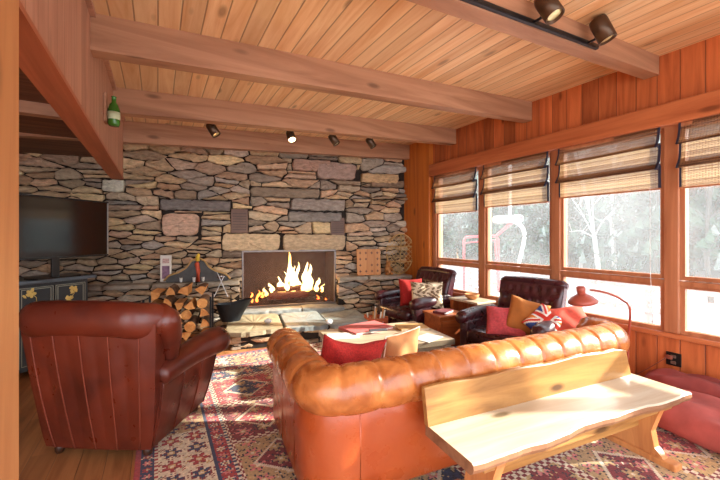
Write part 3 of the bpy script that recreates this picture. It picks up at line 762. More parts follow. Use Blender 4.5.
# ================================================================ BENCH
BR=math.radians(-5.8)
be=thing('wooden_bench','pale live-edge slab bench with a low plank back, right in front of the sofa','bench',(1.262,1.175,0),BR)
BL,BD,BH=1.86,0.375,0.45
N=60; rr=random.Random(3)
fr=[];bk=[]
for i in range(N+1):
    q=i/N; w=.012*math.sin(q*9)+.007*math.sin(q*23+1)+.002*math.sin(q*57)
    flare=.03*math.exp(-((1-q)/.06)**2)
    fr.append((BL*q+.03*q*q*0,-w-flare*0.3)); bk.append((BL*q,BD))
mb=MB(); b=0; prof=[(0,-.062,.018),(0,-.05,.004),(0,-.03,-.006),(0,-.008,-.004),(0,0,.006)]
for i in range(N+1):
    x=fr[i][0]; y=fr[i][1]; j=.0015*rr.uniform(-1,1)
    for _,dz,dy in prof: mb.v.append((x,y+dy+j*(1 if dz<-.005 else .5),BH+dz))
    mb.v.append((x,y+.05,BH+.001)); mb.v.append((x,BD,BH)); mb.v.append((x,BD,BH-.062))
K=8
for i in range(N):
    for j in range(K): mb.mi=1 if j<3 or j==7 else 0; j2=(j+1)%K; mb.face((i*K+j,i*K+j2,(i+1)*K+j2,(i+1)*K+j))
mb.mi=1; mb.face(range(K)); mb.face([N*K+j for j in range(K)])
mb.build('seat',[M['slab'],M['edge']],be,smooth=False)
mb=MB(); ra=random.Random(5); N=40
for i in range(N+1):
    x=-.005+(BL*.985)*i/N; zt=BH+.20+.006*math.sin(i*.5)+ (-.03*max(0,(i-37)/3) if i>37 else 0)
    for y,z in ((BD-.035,BH+.0),(BD+.0,zt-.006),(BD+.004,zt),(BD+.028,zt),(BD+.034,zt-.008),(BD+.002,BH+.0)): mb.v.append((x,y,z))
for i in range(N):
    for j in range(6): j2=(j+1)%6; mb.face((i*6+j,i*6+j2,(i+1)*6+j2,(i+1)*6+j))
mb.face(range(6)); mb.face([N*6+j for j in range(6)])
mb.build('backrest',M['benchback'],be,smooth=False)
for x in (.22,BL-.24):
    mb=MB(); poly=[(.03,.385),(.34,.385),(.31,.30),(.27,.20),(.29,.10),(.34,.05),(.34,0.045),(.02,.045),(.02,.05),(.07,.10),(.09,.20),(.06,.30)]
    Mx=T(x,0,0)@Matrix(((0,0,1,0),(1,0,0,0),(0,1,0,0),(0,0,0,1)))
    mb.prism(poly,-.028,.028,Mx); mb.build('leg',M['benchleg'],be)
    mb=MB(); mb.rbox((x-.045,-.05,.0),(x+.045,.42,.05),.008); mb.build('foot',M['benchleg'],be)
mb=MB(); mb.rbox((.24,.165,.20),(BL-.26,.205,.34),.006); mb.build('stretcher',M['benchback'],be)
mb=MB(); mb.rbox((.12,.05,.335),(BL-.10,.085,.389),.006); mb.build('apron',M['benchback'],be)
# ================================================================ CLUB ARMCHAIR (left)
fa=math.radians(33)
ca=thing('club_armchair','big oxblood leather club armchair seen from behind, at left beside the rug','armchair',(-0.34,2.98,0),-fa); ca.scale=(.96,.96,.985)
mb=MB(); mb.smooth=True
def backf(a,b_):     # outer back shell  a across, b up
    x=-1+2*a; z=.07+.88*b_; w=.385+.10*b_**.7
    return (x*w, -.02-.10*b_-.055*(1-x*x)*(0.3+b_) -.012*math.sin(PI*b_)*abs(math.cos(x*PI*2.5)), z)
mb.grid(backf,60,24)
mb.grid(lambda a,b_:(lambda p:(p[0]*.96,p[1]+.16-.03*b_,p[2]))(backf(a,b_)),30,12)
for a in (0,1):
    for i in range(24):
        b=len(mb.v); p,q=backf(a,i/24),backf(a,(i+1)/24)
        mb.v+= [p,q,(q[0]*.96,q[1]+.16-.03*(i+1)/24,q[2]),(p[0]*.96,p[1]+.16-.03*i/24,p[2])]; mb.face((b,b+1,b+2,b+3))
mb.build('outer_back',M['club'],ca,smooth=True,recalc=True)
mb=MB()
for kx in (-.8,-.4,0.0,.4,.8):
    mb.tube([(lambda p:(p[0],p[1]-.003,p[2]))(backf((kx+1)/2,i/14)) for i in range(15)],.0042,6)
mb.build('back_seam',M['seam'],ca,smooth=True)
mb=MB(); pts=[];sr=[];NN=30
for i in range(NN+1):
    x=-1+2*i/NN; ax=abs(x); pts.append((x*.485,-.13-.015*(1-x*x)+.16*max(0,ax-.72)/.28,.985-.05*ax**4))
    sr.append(1.0 if ax<.86 else max(.62,math.sqrt(max(0,1-((ax-.86)/.15)**2))))
mb.sweep(pts,lambda i,n_:[(.085*sr[i]*math.cos(2*PI*j/24),.118*sr[i]*math.sin(2*PI*j/24)) for j in range(24)])
mb.build('top_roll',M['club'],ca,smooth=True)
for s in (-1,1):     # forward wings (ears) that come down to the arms
    mb=MB(); pts=[(s*.465,-.06,1.0),(s*.475,.03,.93),(s*.465,.08,.82),(s*.44,.12,.70),(s*.42,.15,.60)]
    w_=[.085,.10,.085,.065,.055]
    mb.sweep(pts,lambda i,n_:[(w_[i]*.9*math.cos(2*PI*j/18),w_[i]*1.0*math.sin(2*PI*j/18)) for j in range(18)],up=Vector((0,1,0)))
    mb.build('wing',M['club'],ca,smooth=True)
    mb=MB(); pts=[];rad=[]
    for i in range(19):
        q=i/18; pts.append((s*(.415+.095*q),-.0+.80*q,.555+.05*q+.03*math.sin(q*PI))); rad.append((.082+.045*q)*(math.sqrt(max(0.02,1-((q-.92)/.085)**2)) if q>.92 else 1)*(0.9 if i==0 else 1))
    mb.tube(pts,rad,22,sy=0.95); mb.build('arm_roll',M['club'],ca,smooth=True)
    mb=MB()
    def sidef(a,b_,s=s):
        y=-.02+.74*a; z=.07+.46*b_; return (s*(.385+.075*b_+.05*a*b_+.012*math.sin(PI*b_)),y+.01*b_,z)
    mb.grid(sidef,20,12); mb.grid(lambda a,b_:(lambda p:(p[0]-s*.13,p[1],p[2]))(sidef(a,b_)),6,4)
    for a0 in (0,1):
        for i in range(12):
            b=len(mb.v); p,q=sidef(a0,i/12),sidef(a0,(i+1)/12); mb.v+=[p,q,(q[0]-s*.13,q[1],q[2]),(p[0]-s*.13,p[1],p[2])]; mb.face((b,b+1,b+2,b+3))
    mb.build('side_panel',M['club'],ca,smooth=True)
    mb=MB()
    for a0 in (.02,.35,.68,.98): mb.tube([(lambda p:(p[0]+s*.003,p[1],p[2]))(sidef(a0,i/8)) for i in range(9)],.004,6)
    mb.build('side_seam',M['club'],ca,smooth=True)
mb=MB(); mb.rbox((-.30,.12,.28),(.30,.78,.46),.06,4); mb.build('seat_cushion',M['club'],ca,smooth=True)
mb=MB(); mb.rbox((-.38,.02,.07),(.38,.70,.28),.02,3); mb.build('seat_base',M['club'],ca,smooth=True)
mb=MB(); mb.rbox((-.33,.0,.44),(.33,.16,.92),.06,4); mb.build('back_cushion',M['club'],ca,smooth=True)
for x in (-.33,.33):
    for y in (.03,.66): mb=MB(); mb.lathe([(.022,0),(.03,.02),(.034,.075)],12,T(x,y,0)); mb.build('foot',M['darkwood'],ca,smooth=True)
# ================================================================ TUFTED ARMCHAIRS by the window
def tufted(label,loc,rz):
    t=thing('tufted_armchair',label,'armchair',loc,rz,'burgundy armchairs by the window')
    mb=MB()
    def fb(a,b_):
        x=-1+2*a; z=.38+.56*b_; y=-.02-.16*b_+.02*x*x
        r_=round(b_*4); d=0
        for rw in range(1,5):
            for c in range(-3,4):
                bx=(c+(rw%2)*.5)*.27; bz=rw/4.6
                dd=((x-bx)*.36)**2+((b_-bz)*.56)**2; d+=.035*math.exp(-dd/.0011)
        return (x*(.355+.02*b_),y+.05*math.sqrt(max(0,1-x**6))*min(1,(1-b_)*6+.2)-d,z)
    mb.grid(fb,44,34); mb.grid(lambda a,b_:((-1+2*a)*(.36+.02*b_),-.09-.17*b_,.16+.78*b_),8,8)
    for a in (0,1):
        b=len(mb.v); s=-1 if a==0 else 1
        mb.v+=[(s*.355,-.0,.16),(s*.36,-.09,.16),(s*.38,-.26,.94),(s*.375,-.18,.94),(s*.355,-.02,.38)]; mb.face((b,b+1,b+2,b+3,b+4))
    mb.build('backrest',M['burg'],t,smooth=True,recalc=True)
    mb=MB(); mb.tube([(-.39+.78*i/16,-.225-.02*math.cos((i-8)/8*1.5),.935+.015*math.cos((i-8)/8*1.5)) for i in range(17)],[.03]+[.055]*15+[.03],16); mb.build('top_rail',M['burg'],t,smooth=True)
    for s in (-1,1):
        mb=MB(); mb.rbox((s*.41-.055,-.08,.1),(s*.41+.055,.60,.54),.03,3); mb.build('arm_panel',M['burg'],t,smooth=True)
        mb=MB(); mb.tube([(s*(.42+.01*i/12),-.12+.76*i/12,.56+.02*math.sin(i/12*PI)) for i in range(13)],[.055]+[.078]*11+[.06],18); mb.build('arm_roll',M['burg'],t,smooth=True)
    mb=MB(); mb.rbox((-.35,-.02,.30),(.35,.66,.46),.06,4); mb.build('seat_cushion',M['burg'],t,smooth=True)
    mb=MB(); mb.rbox((-.36,-.06,.12),(.36,.60,.30),.02,2); mb.build('seat_base',M['burg'],t,smooth=True)
    for x in (-.36,.36):
        for y in (-.04,.55): mb=MB(); mb.lathe([(.018,0),(.03,.03),(.035,.12)],12,T(x,y,0)); mb.build('foot',M['darkwood'],t,smooth=True)
    return t
chA=tufted('dark burgundy tufted leather armchair nearest the stone wall, holding a printed cream pillow',(3.62,4.30,0),math.radians(92))
chB=dup(chA,(3.70,2.66,0),math.radians(100),'dark burgundy tufted leather armchair nearer the sofa, piled with colourful pillows')
def onchair(ch,x,y,z): 
    m=Matrix.Translation(ch.location)@RZ(ch.rotation_euler.z); return m@Vector((x,y,z))
def cprint(a,b_):
    w=math.sin(a*22+3*math.sin(b_*13))*math.sin(b_*19+2*math.sin(a*9))
    return L((226,208,176))[:3] if w<.15 else L((128,104,78))[:3]
cp=PV(427,296,5.05)
pillow('throw_pillow','cream printed square pillow leaning in the far burgundy armchair',(cp.x,cp.y,.66),math.radians(-32),math.radians(-12),.46,.38,.14,M['tonef'],cprint,n=30)
cp=PV(411,293,5.25)
pillow('throw_pillow','plain red pillow behind the cream printed one in the far armchair',(cp.x,cp.y,.67),math.radians(-20),math.radians(-12),.36,.40,.10,M['redfab'])
rB=math.radians(62)
pillow('throw_pillow','rose pink pillow at the left of the pile in the nearer armchair',tuple(PV(506,322,3.85)),-.9,math.radians(-38),.42,.36,.14,M['pinkfab'])
pillow('throw_pillow','ochre brown pillow in the middle of the pile in the nearer armchair',tuple(PV(527,317,3.78)),-.75,math.radians(-30),.40,.40,.12,M['brownfab'],roll=.3)
def jack(a,b_):
    x,y=a-.5,b_-.5; 
    if min(abs(x),abs(y))<.07: return L((206,60,44))[:3]
    if min(abs(x),abs(y))<.13: return L((240,236,226))[:3]
    if abs(abs(x)-abs(y))<.05: return L((214,60,50))[:3]
    if abs(abs(x)-abs(y))<.12: return L((240,232,214))[:3]
    return L((62,84,150))[:3] if (x*y>0)!=(abs(x)>abs(y)) else L((226,132,60))[:3]
pillow('throw_pillow','red, white and blue crossed stripe pillow on the pillow pile',tuple(PV(546,323,3.62)),-.8,math.radians(-40),.33,.33,.14,M['tonef'],jack,roll=.75,n=30)
pillow('throw_pillow','salmon red pillow at the right end of the pillow pile',tuple(PV(567,323,3.6)),-.7,math.radians(-40),.46,.36,.16,plain('salmon fabric',(222,92,72),rough=.95,noise=.2,nscale=20),roll=-.2)
# pillows on the sofa
pillow('throw_pillow','ribbed red pillow propped in the left corner of the chesterfield',(1.16,2.17,.65),math.radians(-4),math.radians(12),.50,.34,.15,M['redfab'],roll=0.2,sag=.05,n=26)
pillow('throw_pillow','tan suede pillow with cream edge beside the red sofa pillow',(1.60,2.20,.62),math.radians(10),math.radians(14),.36,.34,.13,M['tanfab'],piping=M['creamfab'],roll=-.05)
# ================================================================ COFFEE TABLE
ct=thing('coffee_table','low pale plank coffee table between the sofa and the hearth','table',(2.14,3.24,0),math.radians(-8))
mb=MB(); mb.rbox((-.62,-.42,.37),(.62,.42,.43),.008); mb.build('tabletop',M['tablew'],ct)
mb=MB()
for a in ((-.56,-.36,.56,-.33),(-.56,.33,.56,.36)): mb.box((a[0],a[1],.28),(a[2],a[3],.37))
mb.box((-.58,-.36,.28),(-.55,.36,.37)); mb.box((.55,-.36,.28),(.58,.36,.37)); mb.build('apron',M['tablew'],ct)
for x in (-.55,.55):
    for y in (-.35,.35): mb=MB(); mb.rbox((x-.04,y-.04,0),(x+.04,y+.04,.37),.006); mb.build('leg',M['tablew'],ct)
def onz(px,py,z): return PZ(px,py,z)
def book(label,loc,rz,w,d,h,mat,cat='book',name='book'):
    t=thing(name,label,cat,loc,rz); mb=MB(); mb.rbox((-w/2,-d/2,h*.82),(w/2,d/2,h),.001,1); mb.rbox((-w/2,-d/2,0),(w/2,d/2,h*.15),.001,1); mb.rbox((-w/2,-d/2,h*.1),(-w/2+.006,d/2,h*.9),.001,1); mb.build('cover',mat,t)
    mb=MB(); mb.box((-w/2+.006,-d/2+.006,h*.15),(w/2-.006,d/2-.006,h*.82)); mb.build('pages',M['paper'],t); return t
tz=.431
p=onz(366,329,tz); book('large faded pink book lying flat on the coffee table',(p.x,p.y,tz),.1,.52,.36,.03,M['pinkp'])
p2=onz(378,331,tz+.03); mb=MB(); mb.rbox((-.10,-.025,0),(.10,.025,.02),.006); o=mb.build('remote_control',M['grey']); o.location=(p2.x,p2.y,tz+.031); o.rotation_euler=(0,0,-.25); tag(o,'grey remote control lying on the pink book','remote control')
p=onz(412,328,tz); book('tan covered magazine at the far right of the coffee table',(p.x,p.y,tz),-.3,.34,.24,.022,plain('tan cover',(206,164,106),rough=.5))
mb=MB(); mb.rbox((-.14,-.1,0),(.14,.1,.004),.001,1); o=mb.build('paper_sheet',M['paper']); q=onz(428,338,tz); o.location=(q.x,q.y,tz+.001); o.rotation_euler=(0,0,.3); tag(o,'white paper lying near the right edge of the coffee table','paper')
mb=MB(); mb.rbox((-.16,-.11,0),(.16,.11,.012),.002,1); o=mb.build('magazine',M['paper']); q=onz(341,337,tz); o.location=(q.x+.02,q.y,tz+.001); o.rotation_euler=(0,0,-.3); tag(o,'pale magazine at the left end of the coffee table behind the red pillow','magazine')
# ================================================================ SIDE TABLES
st=thing('side_table','orange wood box table between the two burgundy armchairs','table',(3.28,3.52,0),math.radians(-8))
mb=MB(); mb.rbox((-.22,-.2,.47),(.22,.2,.50),.006); mb.build('tabletop',M['sidew'],st)
mb=MB(); mb.rbox((-.20,-.18,.10),(.20,.18,.47),.008); mb.build('cabinet_body',M['sidew'],st)
mb=MB(); mb.rbox((-.17,-.19,.14),(.17,-.178,.43),.003); mb.build('panel',M['sidew'],st)
for x in (-.17,.17):
    for y in (-.15,.15): mb=MB(); mb.rbox((x-.02,y-.02,0),(x+.02,y+.02,.10),.004); mb.build('leg',M['sidew'],st)
book('dark red book on the orange wood side table',(3.24,3.50,.501),.3,.24,.17,.03,plain('maroon cover',(120,50,56),rough=.5))
st=thing('lamp_table','narrow brown table under the window behind the side table','table',(3.78,3.52,0),0)
mb=MB(); mb.rbox((-.18,-.26,.60),(.18,.26,.63),.006); mb.build('tabletop',M['tablew'],st)
for x in (-.15,.15):
    for y in (-.22,.22): mb=MB(); mb.rbox((x-.02,y-.02,0),(x+.02,y+.02,.60),.004); mb.build('leg',M['sidew'],st)
mb=MB(); mb.lathe([(.05,0),(.085,.03),(.10,.07),(.095,.075),(.08,.035),(.045,.01)],22); o=mb.build('bowl',M['tanfab'],smooth=True); o.location=(3.76,3.50,.631); tag(o,'small tan bowl on the narrow table by the window','bowl')
# ================================================================ RED GOOSENECK LAMP
lx,ly=3.74,1.62
lt=thing('floor_lamp','red enamel arc lamp bending over the end of the sofa','lamp',(lx,ly,0),0)
mb=MB(); mb.lathe([(.13,0),(.13,.015),(.03,.03),(.012,.05)],26); mb.build('base',M['redp'],lt,smooth=True)
sh=PV(582,297,3.25)-Vector((lx,ly,0)); 
pA=[Vector((0,0,.03)),Vector((0,0,.6)),PX(632,322,lx)-Vector((lx,ly,0))]
c=[PV(630,310,3.02),PV(622,300,3.08),PV(610,294,3.14),PV(598,291,3.2),PV(590,290,3.24)]
c=[Vector((0,0,.04)),Vector((0,0,.45))]+[q-Vector((lx,ly,0)) for q in c]
c=[Vector((0,0,.04)),Vector((-.0,.0,.5))]+c[2:]
def cr(P,m=8):
    out=[]
    P=[P[0]]+P+[P[-1]]
    for i in range(1,len(P)-2):
        for j in range(m):
            t_=j/m; a,b_,c_,d_=P[i-1],P[i],P[i+1],P[i+2]
            out.append(.5*((2*b_)+(c_-a)*t_+(2*a-5*b_+4*c_-d_)*t_*t_+(3*b_-3*c_+d_-a)*t_**3))
    out.append(P[-1]); return out
mb=MB(); mb.tube(cr(c),.009,10); mb.build('arm',M['redp'],lt,smooth=True)
tilt=T(*sh)@RY(math.radians(-14))
mb=MB(); mb.lathe([(.122,-.045),(.095,-.012),(.05,.02),(.03,.03),(.026,.028),(.045,.012),(.09,-.02),(.118,-.047)],28,tilt); mb.build('lamp_shade',M['redp'],lt,smooth=True)
mb=MB(); mb.lathe([(.034,.025),(.036,.09),(.028,.10)],18,tilt); mb.build('socket_cap',M['redp'],lt,smooth=True)
# ================================================================ OUTLET + CORD, FLOOR CUSHIONS
oz=PX(674,359,XR)
ot=thing('wall_outlet','black double outlet with plug on the board wall under the window','outlet',(XR-.001,oz.y,oz.z),0)
mb=MB(); mb.rbox((-.012,-.055,-.06),(0,.055,.06),.004); mb.build('cover_plate',M['black'],ot)
for dz in (-.03,.025): mb=MB(); mb.rbox((-.02,-.02,dz-.014),(-.01,.02,dz+.014),.004); mb.build('socket',M['brassv'],ot)
cd=MB(); q=PX(662,356,XR); cd.rbox((XR-.05,oz.y+.0,oz.z+.0),(XR-.02,oz.y+.05,oz.z+.035),.006); cd.tube(cr([Vector((XR-.045,oz.y+.04,oz.z+.01)),Vector((XR-.10,oz.y+.16,oz.z-.12)),Vector((XR-.16,oz.y+.30,oz.z-.26)),Vector((3.80,1.72,.04)),Vector((3.76,1.65,.025))]),.004,6)
tag(cd.build('power_cord',M['seam'],smooth=True),'thin cord with plug running from the black outlet down to the lamp','cord')
def lump(name,label,cx,cy,lx_,ly_,h,rz,seed,mat,parent=None,z0=0.013):
    rr=random.Random(seed); ph=[rr.uniform(0,6) for _ in range(6)]; mb=MB()
    def f(a,b_):
        th=2*PI*a; q=b_*PI/1; r=math.sin(min(q,PI)); z=-math.cos(q)
        ex=.72; cx_=math.copysign(abs(math.cos(th))**ex,math.cos(th)); sy_=math.copysign(abs(math.sin(th))**ex,math.sin(th)); rr_=abs(r)**.6
        wv=1+.035*math.sin(5*th+ph[0])*r+.03*math.sin(9*th+ph[1]+4*b_)
        zz=h/2+h/2*math.copysign(abs(z)**.8,z)
        zz+= .022*math.sin(7*cx_*rr_+ph[2])*math.sin(6*sy_*rr_+ph[3])*(1 if z>0 else 0)
        return (lx_/2*cx_*rr_*wv,ly_/2*sy_*rr_*wv,max(0,zz))
    mb.grid(f,56,28); o=mb.build(name,mat,smooth=True,merge=True); o.location=(cx,cy,z0); o.rotation_euler=(0,0,rz); return tag(o,label,'cushion')
lump('floor_cushion','big terracotta red floor cushion lying on the rug at the right edge',3.52,.98,.62,1.0,.26,-.15,3,M['bedfab'])
lump('floor_cushion','plump dark red cushion against the wall under the outlet',3.86,1.10,.34,.9,.32,-.03,8,plain('brick red fabric',(132,56,50),rough=.95,noise=.25,nscale=5,bump=.5))
# ================================================================ TV AND LACQUER CABINET
ve=math.radians(29.6+14)     # azimuth of the tv plane
tl=PV(108,257,4.45); tdir=Vector((math.sin(ve),math.cos(ve),0)); 
base=Vector((tl.x,tl.y,0))-tdir*1.2
tv=thing('television','wide flat black television angled above the lacquer cabinet','television',(base+tdir*.6+Vector((0,0,1.045))),PI/2-ve)
# local x along tdir, local -y faces the room
mb=MB(); mb.rbox((-.60,-.0,.215),(.60,.035,.875),.006); mb.build('back_case',M['tvb'],tv)
mb=MB(); mb.box((-.585,-.004,.232),(.585,-.001,.862)); mb.build('screen',M['tvs'],tv)
mb=MB()
for q in ((-.60,.212,.60,.232),(-.60,.862,.60,.878),(-.60,.232,-.586,.862)): mb.box((q[0],-.008,q[1]),(q[2],.0,q[3]))
mb.build('bezel',M['tvb'],tv)
mb=MB(); mb.box((.586,-.008,.232),(.60,.0,.862)); mb.build('silver_edge',M['silver'],tv)
mb=MB(); mb.rbox((-.22,-.06,.0),(.22,.14,.015),.004); mb.rbox((-.04,.01,.01),(.04,.034,.3),.004); mb.build('stand',M['tvb'],tv)
ce=math.radians(29.6+22)
cr_=PV(88,275,4.27); cdir=Vector((math.sin(ce),math.cos(ce),0)); cw=1.35; ctr=Vector((cr_.x,cr_.y,0))-cdir*(cw/2)
cb=thing('lacquer_cabinet','black lacquer cabinet with gilt painted flowers under the television','cabinet',ctr,PI/2-ce)
mb=MB(); mb.rbox((-cw/2,0,.08),(cw/2,.45,.995),.006); mb.build('body',M['lacq'],cb)
mb=MB(); mb.rbox((-cw/2-.05,-.05,.995),(cw/2+.07,.47,1.035),.008); mb.build('top',M['lacqtop'],cb)
for x in (-cw/2+.05,cw/2-.05):
    for y in (.04,.40): mb=MB(); mb.rbox((x-.035,y-.035,0),(x+.035,y+.035,.08),.006); mb.build('foot',M['lacq'],cb)
nd_=4; dw=(cw-.06)/nd_
for i in range(nd_):
    x0=-cw/2+.03+dw*i
    mb=MB(); mb.rbox((x0+.006,-.016,.12),(x0+dw-.006,.0,.96),.003); dr=mb.build('door',M['lacq'],cb)
    mb=MB(); b0=.03
    for q in ((x0+b0,.14,x0+b0+.006,.94),(x0+dw-b0-.006,.14,x0+dw-b0,.94),(x0+b0,.14,x0+dw-b0,.146),(x0+b0,.934,x0+dw-b0,.94),(x0+.01,.125,x0+.015,.955),(x0+dw-.015,.125,x0+dw-.01,.955),(x0+.01,.95,x0+dw-.01,.956)):
        mb.box((q[0],-.019,q[1]),(q[2],-.015,q[3]))
    mb.build('gilt_border',M['goldline'],dr)
    mb=MB(); cx=x0+dw/2; rr=random.Random(i+2)
    def petal(x,z,a,l,w):
        Mx=T(x,-.018,z)@RY(a); mb.add([(0,0,0),(w,0,l*.4),(w*.7,0,l*.9),(0,0,l),(-w*.7,0,l*.9),(-w,0,l*.4),(0,-.004,l*.5)],[(0,1,6),(1,2,6),(2,3,6),(3,4,6),(4,5,6),(5,0,6)],Mx)
    for cl in range(6):
        zz=(.22,.36,.50,.64,.77,.88)[cl]+rr.uniform(-.02,.02); xx=cx+rr.uniform(-.05,.05)
        mb.tube([(cx,-.018,zz-.1),((cx+xx)/2+.02,-.018,zz-.05),(xx,-.018,zz)],.003,5)
        for p_ in range(6): petal(xx,zz,p_*PI/3+rr.random(),rr.uniform(.04,.06),.017)
        petal(xx+rr.choice((-1,1))*.04,zz-.05,rr.uniform(-2,2),.05,.012)
    mb.build('gilt_flowers',M['gold'],dr)
# ================================================================ FIREWOOD
ub0,_=PW(182,300,.5)
ft=WL(0,0,0)
fr0=toW(PV(180,300,4.85)); 
t=thing('firewood_rack','low black rack holding the split firewood left of the hearth','rack',WL(fr0[0],0,fr0[1]),WROT)
mb=MB()
for x in (-.40,.40):
    for y in (-.16,.16): mb.rbox((x-.012,y-.012,0),(x+.012,y+.012,.68),.003)
    mb.rbox((x-.012,-.16,.05),(x+.012,.16,.07),.003)
for y in (-.16,.16): mb.rbox((-.40,y-.012,.05),(.40,y+.012,.07),.003)
mb.build('frame',M['iron'],t)
fw=random.Random(12); row=0; z=.075; cnt=0
base_m=Matrix.Translation(WL(fr0[0],0,fr0[1]))@RZ(WROT)
def wedge(x,z,r,rot,yl,lab):
    mb=MB(); kind=fw.random()
    if kind<.75:
        n_=6; a0,a1=-.62,.62; pts=[(0,-.45*r)]+[(r*1.35*math.sin(a0+(a1-a0)*i/n_),-.45*r+r*1.35*math.cos(a0+(a1-a0)*i/n_)) for i in range(n_+1)]
    else:
        pts=[(r*.8*math.cos(2*PI*i/12),r*.8*math.sin(2*PI*i/12)) for i in range(12)]
    pts=[(p[0]*(1+fw.uniform(-.06,.06)),p[1]*(1+fw.uniform(-.06,.06))) for p in pts]
    n_=len(pts); vs=[(p[0],-yl/2+fw.uniform(-.01,.01),p[1]) for p in pts]+[(p[0],yl/2,p[1]) for p in pts]
    mb.mi=0; mb.add(vs,[tuple(range(n_)),tuple(range(n_,2*n_))[::-1]])
    b=0
    for i in range(n_):
        i2=(i+1)%n_; mb.mi=1 if (kind>=.75 or 0<i<n_-1) else 0
        mb.face((i,n_+i,n_+i2,i2))
    o=mb.build('split_log',[M['split'],M['bark']]); o.matrix_world=base_m@T(x,fw.uniform(-.03,.03),z)@RY(rot); return tag(o,lab,'log','split firewood in the rack')
places=['in the bottom layer of the rack','in the second layer of the rack','in the third layer of the rack','in the fourth layer of the rack','on top of the stack']
for row in range(5):
    nn=4 if row%2==0 else 5
    for i in range(nn):
        x=-.40+.80*(i+.5)/nn + fw.uniform(-.01,.01)
        if abs(x)>.30: x=math.copysign(.30,x)
        wedge(x,.075+.075+row*.15,.088+fw.uniform(-.006,.006),fw.choice((0,PI,.8,-.8,2.3))+fw.uniform(-.3,.3),.38+fw.uniform(-.03,.03),'split firewood log with pale cut end '+places[row])
# ================================================================ COAL SCUTTLE + POKER
sp_=toW(PV(231,312,5.15)); 
t=thing('coal_scuttle','dark iron coal scuttle standing on the hearth left of the screen','bucket',WL(sp_[0],.27,sp_[1]),WROT); t.scale=(.85,.85,.85)
mb=MB(); prof=[]
def scut(a,b_):
    th=2*PI*a; x=1.35*math.cos(th); y=math.sin(th); r=.11+.055*b_; zx=.30*b_+ (.06*max(0,x)*b_**2); return (x*(r+.02*b_)+.09*b_**2*max(0,x),y*r*.8,zx)
mb.grid(scut,32,10); mb.grid(lambda a,b_:(lambda p:(p[0]*.93,p[1]*.93,max(.01,p[2])))(scut(a,b_)),32,10)
mb.lathe([(.10,0),(.105,.012)],24); mb.build('body',M['iron'],t,smooth=True)
mb=MB(); mb.tube([(0,.155*math.cos(PI*i/16),.28+.16*math.sin(PI*i/16)) for i in range(17)],.006,6); mb.build('bail_handle',M['iron'],t,smooth=True)
t2=thing('fire_tongs','pair of thin steel fire tongs leaning crossed behind the scuttle','fire tool',(0,0,0),0)
pa=WL(*[PW(214,272,.30)[i] for i in (0,1)],.30); 
def wp(px,py,d): u,z=PW(px,py,d); return WL(u,z,d)
mb=MB(); mb.tube([wp(217,272,.33),wp(228,297,.40)],.006,6); mb.build('arm',M['silver'],t2); 
mb=MB(); mb.tube([wp(224,276,.34),wp(214,297,.40)],.006,6); mb.build('arm',M['silver'],t2)
# ================================================================ THINGS ON THE LEDGES
p=wp(166,280,.16); t=thing('picture_card','narrow framed picture card standing at the left of the stone ledge','picture',(p.x,p.y,ZL+.012),WROT)
mb=MB(); mb.rbox((-.075,-.012,0),(.075,.012,.40),.004); mb.build('card',M['paper'],t)
mb=MB(); mb.box((-.05,-.015,.05),(.05,-.012,.24)); mb.build('picture',plain('violet picture',(128,96,120),rough=.6,noise=.5,nscale=20),t)
mb=MB(); mb.box((-.045,-.015,.28),(.045,-.012,.35)); mb.build('caption_band',plain('rose band',(196,160,150),rough=.6,noise=.3,nscale=60),t)
p=wp(198,280,.23); t=thing('wing_sculpture','dark wing shaped sculpture with tan edge and red beak figure on the ledge','sculpture',(p.x,p.y,ZL+.012),WROT)
for s in (-1,1):
    poly=[(0,.0),(0,.33)]+[(s*x,z) for x,z in ((.08,.30),(.15,.20),(.26,.13),(.38,.09),(.44,.03),(.42,0))]
    Mx=Matrix(((1,0,0,0),(0,0,1,0),(0,1,0,0),(0,0,0,1)))
    mb=MB(); mb.prism(poly,-.03,.03,Mx); mb.build('wing',plain('dark slate horn',(64,62,60),rough=.5,noise=.3),t)
    mb=MB(); mb.tube(cr([Vector((s*x,-.0,z)) for x,z in ((.01,.35),(.09,.31),(.16,.21),(.27,.14),(.39,.10),(.46,.02))],5),.014,8); mb.build('antler_edge',M['ashw'],t,smooth=True)
mb=MB(); mb.tube([(0,-.035,.0),(0.01,-.04,.15),(-.01,-.04,.27),(.0,-.04,.33)],[.035,.03,.035,.02],10); mb.build('figure_body',plain('rust red paint',(190,76,46),rough=.5),t,smooth=True)
mb=MB(); mb.tube([(0,-.04,.31),(0,-.045,.38),(0.02,-.05,.42)],[.028,.03,.015],10); mb.build('figure_head',plain('yellow paint',(224,186,60),rough=.5),t,smooth=True)
p=wp(221,279,.2); mb=MB(); mb.lathe([(.03,0),(.07,.02),(.09,.06),(.075,.10),(.06,.105),(.07,.06),(.05,.02)],20); o=mb.build('glass_bowl',M['clear'],smooth=True); o.location=(p.x,p.y,ZL+.012); tag(o,'round clear glass bowl at the right end of the left ledge','bowl')
for px,lb in ((181,'leftmost small white cup'),(194,'middle small white cup'),(203,'rightmost small white cup')):
    p=wp(px,281,.27); mb=MB(); mb.lathe([(.014,0),(.02,.03),(.021,.07),(.017,.07),(.016,.02)],14); o=mb.build('candle_cup',M['white'],smooth=True); o.location=(p.x,p.y,ZL+.008); tag(o,lb+' before the wing sculpture','cup','small white cups on the left ledge')
